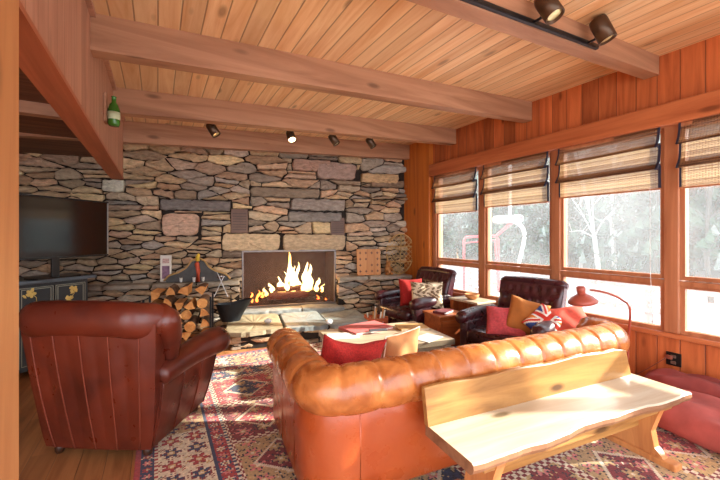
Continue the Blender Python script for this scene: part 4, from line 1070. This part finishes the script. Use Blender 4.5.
# right ledge
p=wp(369,276,.20); t=thing('game_board','square tan wooden game board with dark star marks leaning on the stone','game board',(p.x,p.y,ZL+.010),WROT)
Mx=RX(math.radians(-4)); s_=.44
mb=MB(); mb.rbox((-s_/2,-.01,0),(s_/2,.01,.46),.003,1,Mx); mb.build('board',wood('game board wood',(206,142,84),(180,112,60),grain=2,rough=.5,knots=.2),t)
mb=MB()
for i in range(4):
    for j in range(4):
        if (i,j) in ((1,1),(2,2)): continue
        x=-.16+.107*i; z=.07+.107*j
        mb=MB(); Ms=Mx@T(x,0,z)@RX(PI/2); mb.prism([((.028 if q%2==0 else .012)*math.cos(q*PI/4),(.028 if q%2==0 else .012)*math.sin(q*PI/4)) for q in range(8)],.010,.013,Ms)
        mb.build('star_mark',M['inlay'],t)
p=wp(388,276,.2); t=thing('bear_carving','small brown carved bear figure between game board and snowshoe','figurine',(p.x,p.y,ZL+.010),WROT)
bm_=plain('carved honey wood',(176,116,58),rough=.6,noise=.35,nscale=20)
mb=MB(); mb.tube([(0,0,0),(0,0,.06),(.005,0,.13),(.0,-.01,.17)],[.055,.065,.055,.03],14); mb.tube([(0,-.01,.16),(0,-.02,.20),(0,-.025,.235)],[.03,.042,.02],12)
for s in (-1,1): mb.tube([(s*.05,-.02,.12),(s*.06,-.07,.08)],[.02,.014],8); mb.tube([(s*.04,-.03,.02),(s*.05,-.09,.02)],[.028,.02],8); mb.tube([(s*.028,-.01,.225),(s*.032,-.01,.255)],[.014,.008],8)
mb.build('body',bm_,t,smooth=True)
# snowshoe: tilted rounded hoop with lacing
p=wp(400,277,.17); t=thing('snowshoe','old wooden snowshoe with rawhide lacing leaning in the stone corner','snowshoe',(p.x,p.y,ZL+.012),WROT-.32)
ov=[]
for i in range(41):
    a=2*PI*i/40; x=.245*math.cos(a)*(1+.12*math.sin(a)); z=.36+.36*math.sin(a); ov.append(Vector((x+.10*(z-.3)*.4,.03*(z)+.0,z)))
mb=MB(); mb.tube(ov,.013,8,cap=False,up=Vector((0,1,0))); mb.build('hoop',M['ashw'],t,smooth=True)
mb=MB()
for z in (.22,.50): 
    w=.245*math.sqrt(max(0,1-((z-.36)/.36)**2))*(1+.12*(z-.36)/.36); mb.tube([(-w+.04*(z-.3),.03*z,z),(w+.04*(z-.3),.03*z,z)],.011,8)
mb.tube([(-.0,.01,.02),(.03,.045,.70)],.008,6)
mb.build('crossbar',M['ashw'],t)
mb=MB()
def inside(x,z): 
    s1=(z-.36)/.36
    return abs(s1)<1 and abs(x)<.245*math.sqrt(1-s1*s1)*(1+.12*s1)
for sg in (-1,1):
    for kx in range(-9,10):
        c0=kx*.075; run=[]
        for i in range(81):
            z=i/80*.72; x=c0+sg*(z-.36)*.9
            if inside(x,z): run.append((x+.04*(z-.3),.03*z,z))
        if len(run)>3: mb.tube([run[0],run[-1]],.0035,4)
mb.build('rawhide_lacing',M['raw'],t)
# orange toy basket at the right end of the hearth
p=wp(375,300,.55); bx=PZ(376,322,0.0)
q=toW(PV(376,312,5.25)); p=WL(q[0],0,q[1])
t=thing('kindling_basket','orange wood slat basket of kindling between hearth and far armchair','basket',(p.x,p.y,0),WROT)
mb=MB()
for z in (.02,.10,.18,.26): 
    for s in (-1,1): mb.box((-.14,s*.12-.006,z),(.14,s*.12+.006,z+.05)); mb.box((s*.14-.006,-.12,z),(s*.14+.006,.12,z+.05))
for x in (-.13,.13):
    for y in (-.11,.11): mb.box((x-.012,y-.012,0),(x+.012,y+.012,.33))
mb.box((-.13,-.11,.01),(.13,.11,.02)); mb.build('slat_box',plain('orange slats',(190,92,48),rough=.6),t)
for i in range(7):
    a=fw.uniform(-.3,.3); x=-.09+.03*i; y0=fw.uniform(-.05,.05); c0=t.location
    mb=MB(); mb.tube([(x,y0,.03),(x+a*.25,y0+fw.uniform(-.03,.03),.40+fw.uniform(-.04,.06))],fw.uniform(.009,.014),6)
    o=mb.build('kindling_stick',M['split'] if i%2 else M['paper']); o.location=c0; o.rotation_euler=(0,0,WROT); tag(o,'thin pale kindling stick standing in the orange basket' if i%2==0 else 'thin brown kindling stick standing in the orange basket','stick','kindling in the basket')
for px,py,z,r,lb in ((367,300,.30,.06,'white rounded stone on the right end of the hearth'),(329,322,.27,.055,'white lump of quartz on the front edge of the hearth'),(268,321,.27,.05,'small white stone on the front left of the hearth')):
    p=PZ(px,py,z+.03); mb=MB(); rr=random.Random(px)
    mb.grid(lambda a,b_:(r*math.sin(PI*b_)*math.cos(2*PI*a)*(1+.15*math.sin(a*19+px)),r*.8*math.sin(PI*b_)*math.sin(2*PI*a),max(0,r*.7-r*.7*math.cos(PI*b_)*(1+.1*math.sin(9*a)))),16,10)
    o=mb.build('white_stone',M['white'],smooth=True,merge=True); o.location=(p.x,p.y,z-.01 if z>.28 else z-.002); tag(o,lb,'stone')
# ================================================================ TRACK LIGHTS
def head(parent_loc,aim,label,on,r=.048,l=.13,scale=1,grp='track lights',oz=-.06):
    t=thing('spotlight',label,'spotlight',parent_loc,0,grp); aim=Vector(aim).normalized()
    q=aim.to_track_quat('Z','Y').to_matrix().to_4x4(); off=Vector((0,-.10*scale,oz*scale)); Mx=T(*off)@q
    mb=MB(); mb.tube([(0,0,0),(0,-.045*scale,-.0),(0,-.09*scale,oz*.7*scale)],.010*scale,8); mb.build('bracket',M['trackm'],t,smooth=True)
    mb=MB(); mb.lathe([(r*.55,-l*.55),(r*.9,-l*.5),(r,-l*.35),(r,l*.5),(r*.9,l*.5),(r*.85,l*.40)],24,Mx); mb.build('lamp_can',M['bronze'],t,smooth=True)
    mb=MB(); mb.lathe([(r*.84,l*.40),(r*.6,l*.43),(.005,l*.44)],24,Mx); mb.build('lens',M['bulb'] if on else M['bulboff'],t,smooth=True)
    return t
# near track on the near face of the second beam (Y=1.51)
def bz(x,dn): return zc(x)-dn
t=thing('light_track','black track fixed along the near beam at upper right','light track',(0,0,0),0)
x0,x1=PY(430,0,1.49).x-.3,PY(598,38,1.49).x
mb=MB(); vs=[(x,y,bz(x,d)) for x in (x0,x1) for y,d in ((1.508,.13),(1.508,.165),(1.485,.165),(1.485,.13))]
mb.add(vs,[(0,1,2,3),(7,6,5,4),(0,4,5,1),(1,5,6,2),(2,6,7,3),(3,7,4,0)]); mb.build('rail',M['trackm'],t)
mb=MB(); vs=[(x,y,bz(x,d)) for x in (x0,x1) for y,d in ((1.486,.14),(1.486,.155),(1.483,.155),(1.483,.14))]
mb.add(vs,[(0,1,2,3),(7,6,5,4),(0,4,5,1),(1,5,6,2),(2,6,7,3),(3,7,4,0)]); mb.build('slot',M['black'],t)
for px,py,lb in ((534,10,'bronze can spotlight on the near beam, left one at top edge'),(588,30,'bronze can spotlight on the near beam, nearest the window wall')):
    q=PY(px,py,1.485); head((q.x,1.484,bz(q.x,.148)),(.12,-.42,-.9) if px<550 else (.25,-.30,-.92),lb,False,r=.060,l=.175,oz=.045)
# far track behind third beam
for px,py,on,lb in ((213,125,False,'dark spotlight behind the far beam, left end'),(291,136,True,'lit spotlight behind the far beam above the fireplace'),(334,137,False,'grey spotlight behind the far beam, middle of the three at right'),(371,139,False,'grey spotlight behind the far beam, rightmost')):
    q=PY(px,py,4.36); hd=head((q.x,4.262,bz(q.x,.20)),(-.05,.55,-.8) if on else (-.45,.25,-.8),lb,on,r=.052,l=.15,grp='far track lights'); hd.rotation_euler=(0,0,PI)
t=thing('light_track','dark track fixed to the back of the far beam','light track',(0,0,0),0)
xa,xb=PY(205,122,4.35).x,PY(380,137,4.35).x
mb=MB(); vs=[(x,y,bz(x,d)) for x in (xa,xb) for y,d in ((4.232,.185),(4.232,.215),(4.26,.215),(4.26,.185))]
mb.add(vs,[(0,1,2,3),(7,6,5,4),(0,4,5,1),(1,5,6,2),(2,6,7,3),(3,7,4,0)]); mb.build('rail',M['trackm'],t)
# green bottle ornament on the upper left wall
g=PX(104,110,XL); t=thing('wall_bottle','green glass bottle lantern mounted on the upper left wall','wall ornament',(XL+.001,g.y,g.z-.12),0)
mb=MB(); mb.rbox((0,-.06,.02),(.02,.05,.24),.004); mb.build('back_plate',M['beam'],t)
mb=MB(); mb.lathe([(.035,0),(.042,.02),(.042,.13),(.03,.17),(.016,.19),(.016,.23),(.02,.235)],18,T(.065,-.005,0)); mb.build('bottle',M['green'],t,smooth=True)
mb=MB(); mb.lathe([(.0432,.05),(.0432,.11)],18,T(.065,-.005,0)); mb.build('bottle_label',plain('pale label',(190,200,160)),t,smooth=True)
# ================================================================ WOVEN SHADES
m,nt,b=newmat('woven reed shade'); lk=nt.links
tc=nd(nt,'ShaderNodeTexCoord'); sp=nd(nt,'ShaderNodeSeparateXYZ'); lk.new(tc.outputs['UV'],sp.inputs[0])
at=nd(nt,'ShaderNodeVertexColor',layer_name='tone')
rows=math_(nt,'FRACT',math_(nt,'MULTIPLY',sp.outputs[1],95.0))            # reeds across the drop
cell=math_(nt,'FLOOR',math_(nt,'MULTIPLY',sp.outputs[1],95.0)); wn=nd(nt,'ShaderNodeTexWhiteNoise',noise_dimensions='1D'); lk.new(cell,wn.inputs['W'])
warp=math_(nt,'FRACT',math_(nt,'ADD',math_(nt,'MULTIPLY',sp.outputs[0],26.0),math_(nt,'MULTIPLY',math_(nt,'MODULO',cell,2.0),0.5)))
c=mix(nt,wn.outputs[0],L((132,96,70)),L((206,180,146)))
c=mix(nt,math_(nt,'LESS_THAN',warp,0.12),c,L((70,44,30)))
c=mix(nt,1.0,c,at.outputs[0],'MULTIPLY')
b.inputs['Roughness'].default_value=.7; lk.new(c,b.inputs['Base Color'])
tl_=nd(nt,'ShaderNodeBsdfTranslucent'); lk.new(c,tl_.inputs[0]); tp=nd(nt,'ShaderNodeBsdfTransparent')
m1=nd(nt,'ShaderNodeMixShader'); m1.inputs[0].default_value=.35; lk.new(b.outputs[0],m1.inputs[1]); lk.new(tl_.outputs[0],m1.inputs[2])
gap=math_(nt,'MULTIPLY',math_(nt,'LESS_THAN',rows,0.22),math_(nt,'GREATER_THAN',warp,0.12))
m2=nd(nt,'ShaderNodeMixShader'); lk.new(math_(nt,'MULTIPLY',gap,.8),m2.inputs[0]); lk.new(m1.outputs[0],m2.inputs[1]); lk.new(tp.outputs[0],m2.inputs[2])
lk.new(m2.outputs[0],nt.nodes['Material Output'].inputs[0]); M['reed']=m
M['bind']=plain('dark navy binding tape',(40,40,58),rough=.8)
def shade(y0,y1,zb,label):
    t=thing('woven_shade',label,'window blind',(XR-.035,(y0+y1)/2,0),0,'woven roman shades')
    # profile (offset into the room, z): overlapping folds
    zt=ZH+.0; D=zt-zb
    P=[(.03,zt),(.035,zt-.10*D),(.055,zt-.22*D),(.085,zt-.31*D),(.10,zt-.335*D),(.085,zt-.345*D),(.03,zt-.27*D),(.018,zt-.30*D),(.02,zt-.42*D),(.035,zt-.55*D),(.075,zt-.66*D),(.095,zt-.70*D),(.085,zt-.71*D),(.03,zt-.60*D),(.015,zt-.64*D),(.018,zt-.8*D),(.015,zb)]
    for nm,mat,off in (('fabric',M['reed'],0),):
        mb=MB(); NY=14; hwid=(y1-y0)/2-.012; cum=[0]
        for i in range(1,len(P)): cum.append(cum[-1]+math.dist(P[i],P[i-1]))
        rr=random.Random(int(y0*100)); ph=rr.uniform(0,6)
        for i,(a,z) in enumerate(P):
            for j in range(NY+1):
                y=-hwid+2*hwid*j/NY; mb.v.append((-a-.006*math.sin(y*5+ph+i),y,z+.004*math.sin(y*4+ph)))
        uv=[]
        for i in range(len(P)-1):
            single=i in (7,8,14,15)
            mb.col=(.80,.72,.62) if single else (.46,.30,.21)  # single layers painted paler as if backlit, overlapping folds darker
            for j in range(NY):
                mb.face((i*(NY+1)+j,i*(NY+1)+j+1,(i+1)*(NY+1)+j+1,(i+1)*(NY+1)+j)); uv.append([(j,i),(j+1,i),(j+1,i+1),(j,i+1)])
        o=mb.build('fabric',mat,t,smooth=False,recalc=False); ul=o.data.uv_layers.new(name='uv')
        for f,q in zip(o.data.polygons,uv):
            for l,(jj,ii) in zip(f.loop_indices,q): ul.data[l].uv=(2*hwid*jj/NY,cum[ii])
    for s in (-1,1):
        mb=MB(); 
        for i in range(len(P)-1):
            (a,z),(a2,z2)=P[i],P[i+1]; y=s*hwid; yi=y-s*.018
            b0=len(mb.v); mb.v+=[(-a-.007,y,z),(-a-.007,yi,z),(-a2-.007,yi,z2),(-a2-.007,y,z2),(-a+.004,y,z),(-a2+.004,y,z2)]
            mb.face((b0,b0+1,b0+2,b0+3)); mb.face((b0,b0+3,b0+5,b0+4))
        mb.build('edge_binding',M['bind'],t,recalc=False)
    mb=MB(); mb.rbox((-.03,-hwid,ZH-.035),(.0,hwid,ZH),.004); mb.build('headrail',M['sash'],t)
    mb=MB(); mb.rbox((-.025,-hwid,zb-.012),(-.008,hwid,zb+.004),.003); mb.build('bottom_bar',M['reed'] if False else M['sash'],t)
    return t
names=['woven reed shade on the window nearest the stone wall','woven reed shade on the second window from the stone wall','wide woven reed shade on the third window, above the red lamp','woven reed shade at the right edge of the photograph','','']
zb_=[1.87,1.91,1.94,1.93,1.93,1.93]
for i,(y0,y1) in enumerate(WY):
    if i<5: shade(y0,y1,zb_[i],names[i] or 'added woven reed shade on the unseen window past the right edge, trimming the sun')  # nearest shade is out of view, kept to trim the sun
# pull cord on third window
mb=MB(); a=PX(650,190,XR-.06); mb.tube([(XR-.06,a.y,1.94),(XR-.055,a.y,1.2),(XR-.06,a.y-.02,.72)],.0025,5); mb.lathe([(.004,0),(.009,.012),(.004,.035)],8,T(XR-.06,a.y-.02,.69)); tag(mb.build('shade_cord',M['white']),'thin pull cord hanging from the third woven shade','cord')
# ================================================================ OUTSIDE
mb=MB(); 
def gz(x,y): 
    d=max(0,x-9); return -.45+.30*d**0.95+.5*math.sin(x*.2+y*.15)*min(1,d/6)+.06*math.sin(x*.9)*math.sin(y*.8)
mb.grid(lambda a,b_:(XR+.25+(52)*a**1.4,-8+68*b_,gz(XR+.25+52*a**1.4,-8+68*b_)),60,60)
o=mb.build('snow_ground',M['snow'],smooth=True,recalc=False); struct(o,'snow covered ground rising to the wooded hill','ground')
EV=[L((40,66,50))[:3],L((50,76,58))[:3],L((30,52,40))[:3],L((66,88,72))[:3],L((120,132,126))[:3]]
def conifer(seed,h):
    rr=random.Random(seed); t=thing('conifer_tree','grey green snow dusted conifer on the hillside beyond the windows','tree',(0,0,-50),0,'conifers on the snowy hillside')
    mb=MB(); mb.tube([(0,0,-.5),(0.05,0,h*.5),(0,0,h*.96)],[.16*h/8,.10*h/8,.02],7); mb.build('trunk',M['trunk'],t,smooth=True)
    mb=MB(); z=h*.12
    while z<h:
        q=(z-h*.12)/(h*.88); rad=(1-q)**.85*h*.24+.08; nb=int(10+14*(1-q))
        for i in range(nb):
            a=2*PI*(i+rr.random())/nb; l=rad*rr.uniform(.65,1.1); dz=-l*rr.uniform(.15,.45)
            d=Vector((math.cos(a),math.sin(a),0)); sd=Vector((-d.y,d.x,0)); n_=10
            for kk in range(n_):
                s0=.12+.88*kk/n_; w=l*.065*(1-s0*.4); c0=d*(l*s0)+Vector((0,0,z+dz*s0+.0))
                e=d*(l*.12); dp=Vector((0,0,-l*.12*rr.uniform(.4,1.4)))
                mb.col=rr.choice(EV[:4] if rr.random()<.9 else EV[4:])
                b0=len(mb.v); mb.v+=[tuple(c0),tuple(c0+sd*w+dp+e*.3),tuple(c0+e+dp*.7),tuple(c0-sd*w+dp+e*.3)]; mb.face((b0,b0+1,b0+2,b0+3))
        z+=h*.028
    mb.build('foliage',M['ever'],t,recalc=False); return t
def bare(seed,h,mat,lab,lean=0):
    rr=random.Random(seed); t=thing('bare_tree',lab,'tree',(0,0,-50),0,'bare trees among the conifers')
    mb=MB(); pts=[(lean*(i/8)**1.4*h+.05*math.sin(i+seed),.05*math.cos(i*1.3),h*i/8-.4) for i in range(9)]
    mb.tube(pts,[.055*(1-i/9)+.012 for i in range(9)],8); mb.build('trunk',mat,t,smooth=True)
    mb=MB()
    for i in range(26):
        k_=rr.uniform(2.2,8); b0=Vector(pts[int(k_)]); a=rr.uniform(0,2*PI); l=rr.uniform(.5,1.6)*(1.2-k_/10)
        e=b0+Vector((math.cos(a)*l,math.sin(a)*l,l*rr.uniform(.4,1))); m_=(b0+e)/2+Vector((0,0,.1)); mb.tube([b0,m_,e],[.022,.015,.006],5)
        for _ in range(3):
            f=b0+(e-b0)*rr.uniform(.4,1); g_=f+Vector((rr.uniform(-.4,.4),rr.uniform(-.4,.4),rr.uniform(.1,.5))); mb.tube([f,g_],[.008,.004],4)
    mb.build('branches',mat,t,smooth=True); return t
protos=[conifer(s,h) for s,h in ((1,9),(2,11),(3,7),(4,10))]
used=set(); ro=random.Random(44); nT=0
def place(pr,px,X,lab=None,s=1.0):
    d=ray(px,236); q=d*(X/d.x); z=gz(q.x,q.y)
    if pr.name in used: o=dup(pr,(q.x,q.y,z-.05),ro.uniform(0,6),lab)
    else: o=pr; used.add(pr.name); o.location=(q.x,q.y,z-.05); o.rotation_euler=(0,0,ro.uniform(0,6))
    if lab: o['label']=lab
    o.scale=(s,s,s); return o
for X,stp,j in ((12.5,34,10),(15.5,25,9),(19,19,8),(24,15,7),(31,12,6),(40,10,5)):
    px=426+ro.uniform(0,20)
    while px<775:
        if not(X<13 and 590<px<665): place(ro.choice(protos),px+ro.uniform(-j,j),X*ro.uniform(.94,1.06),s=ro.uniform(.8,1.25)); nT+=1
        px+=stp
bp1=bare(11,8,M['birch'],'white birch trunk leaning left behind the third window',lean=-.0)
bp2=bare(12,7,M['trunk'],'bare grey tree with fine branches behind the windows')
place(bp1,604,10.2,'white leaning birch seen through the third window'); bp1.rotation_euler=(math.radians(-9),math.radians(0),.6)
place(bp1,614,11.2,'slim white birch just right of the leaning one'); 
place(bp1,581,11.5,'upright pale birch at the left of the third window')
for px,X in ((540,11),(575,12.2),(632,12),(655,10.8),(693,11.5),(710,10.4),(560,13),(505,12)): place(bp2,px,X,s=ro.uniform(.8,1.2))
# chairlift chair
cl=thing('chairlift_chair','old double chairlift chair with red frame and white hanger arm outside the windows','chairlift chair',(0,0,0),0)
XC=6.3
def pc(px,py,dx=0): return PX(px,py,XC+dx)
red=MB(); 
red.tube([pc(464,290),pc(464,240),pc(466,237),pc(495,236),pc(498,239),pc(499,292)],.028,8); red.tube([pc(464,290,.5),pc(464,243,.5),pc(495,240,.5),pc(498,292,.5)],.022,8)
red.tube([pc(496,236),pc(510,224),pc(522,217)],.035,8); red.tube([pc(464,262),pc(498,262)],.015,6); red.build('red_frame',M['redlift'],cl,smooth=True)
w_=MB(); w_.tube(cr([pc(518,268),pc(520,258),pc(524,240),pc(523,229),pc(517,223),pc(507,221),pc(497,221)],5),.035,10); w_.tube([pc(483,292),pc(487,262),pc(487,240)],.024,8); w_.tube([pc(510,216),pc(510,200)],.03,8); w_.build('hanger_arm',M['white'],cl,smooth=True)
w_=MB(); a=pc(507,218); w_.rbox((a.x-.12,a.y-.33,a.z-.10),(a.x+.12,a.y+.30,a.z+.05),.06,4); w_.build('foot_bracket',M['white'],cl,smooth=True)
w_=MB()
for py in (280,288,297): a=pc(468,py); b_=pc(498,py); w_.rbox((a.x-.02,min(a.y,b_.y),a.z-.035),(a.x+.02,max(a.y,b_.y),a.z+.035),.01)
w_.build('seat_slat',M['weath'],cl)
w_=MB(); a=pc(518,268); w_.tube([a,Vector((a.x,a.y,gz(a.x,a.y)-.1))],.035,8); a=pc(464,290); w_.tube([a,Vector((a.x,a.y,gz(a.x,a.y)-.1))],.028,8); a=pc(499,292); w_.tube([a,Vector((a.x,a.y,gz(a.x,a.y)-.1))],.028,8); a=pc(483,292); w_.tube([a,Vector((a.x,a.y,gz(a.x,a.y)-.1))],.024,8)
w_.build('post',M['white'],cl)
a=pc(510,200); w_=MB(); w_.tube([a,a+Vector((0,0,1.3))],.03,8); w_.build('hanger_rod',M['white'],cl)
# low fence lines in the snow, seen through the lower panes
fe=thing('snowy_fence','low weathered rail fence across the snow beyond the lower panes','fence',(0,0,0),0)
for z0_ in (-.05,.18,.41):
    mb=MB(); mb.rbox((8.6,0.5,z0_),(8.66,13,z0_+.11),.01); mb.build('rail',M['weath'],fe)
for y in (1,3.4,5.8,8.2,10.6,12.9): mb=MB(); mb.rbox((8.64,y-.06,-.7),(8.76,y+.06,.6),.01); mb.build('post',M['weath'],fe)
# ================================================================ LIGHT, WORLD, CAMERA
w=bpy.data.worlds.new('winter sky'); sc.world=w; w.use_nodes=True; nt=w.node_tree
bg=nt.nodes['Background']; bg.inputs[0].default_value=(0.86,0.92,1.0,1); bg.inputs[1].default_value=1.35
sun=bpy.data.lights.new('low_winter_sun','SUN'); sun.energy=6.0; sun.angle=math.radians(1.5); sun.color=(1,.93,.82)
so_=bpy.data.objects.new('low_winter_sun',sun); COL.objects.link(so_)
so_.rotation_euler=Vector((-1,.5,-.5)).to_track_quat('-Z','Y').to_euler()
# glow of the fire and lit spot
pl_=bpy.data.lights.new('fire_glow','POINT'); pl_.energy=14; pl_.color=(1,.5,.2); pl_.shadow_soft_size=.12
po=bpy.data.objects.new('fire_glow',pl_); COL.objects.link(po); po.location=WL(uc,FB[2]+.45,-.25)
q=PY(291,139,4.30)
spt=bpy.data.lights.new('spot_glow','SPOT'); spt.energy=12; spt.color=(1,.82,.6); spt.spot_size=1.5; spt.shadow_soft_size=.04
sp2=bpy.data.objects.new('spot_glow',spt); COL.objects.link(sp2); sp2.location=(q.x+.02,4.32,bz(q.x,.42)); sp2.rotation_euler=Vector((.05,.45,-1)).to_track_quat('-Z','Y').to_euler()
cam=bpy.data.cameras.new('camera'); co=bpy.data.objects.new('camera',cam); COL.objects.link(co); sc.camera=co
cam.sensor_width=36; cam.lens=FP*36/720; cam.shift_y=-(240-HOR)/720; cam.clip_start=.02
co.location=(0,0,CAMZ); co.rotation_euler=(PI/2,0,-TH)
sc.view_settings.view_transform='Standard'; sc.view_settings.look='None'; sc.view_settings.exposure=1.9; sc.view_settings.gamma=1
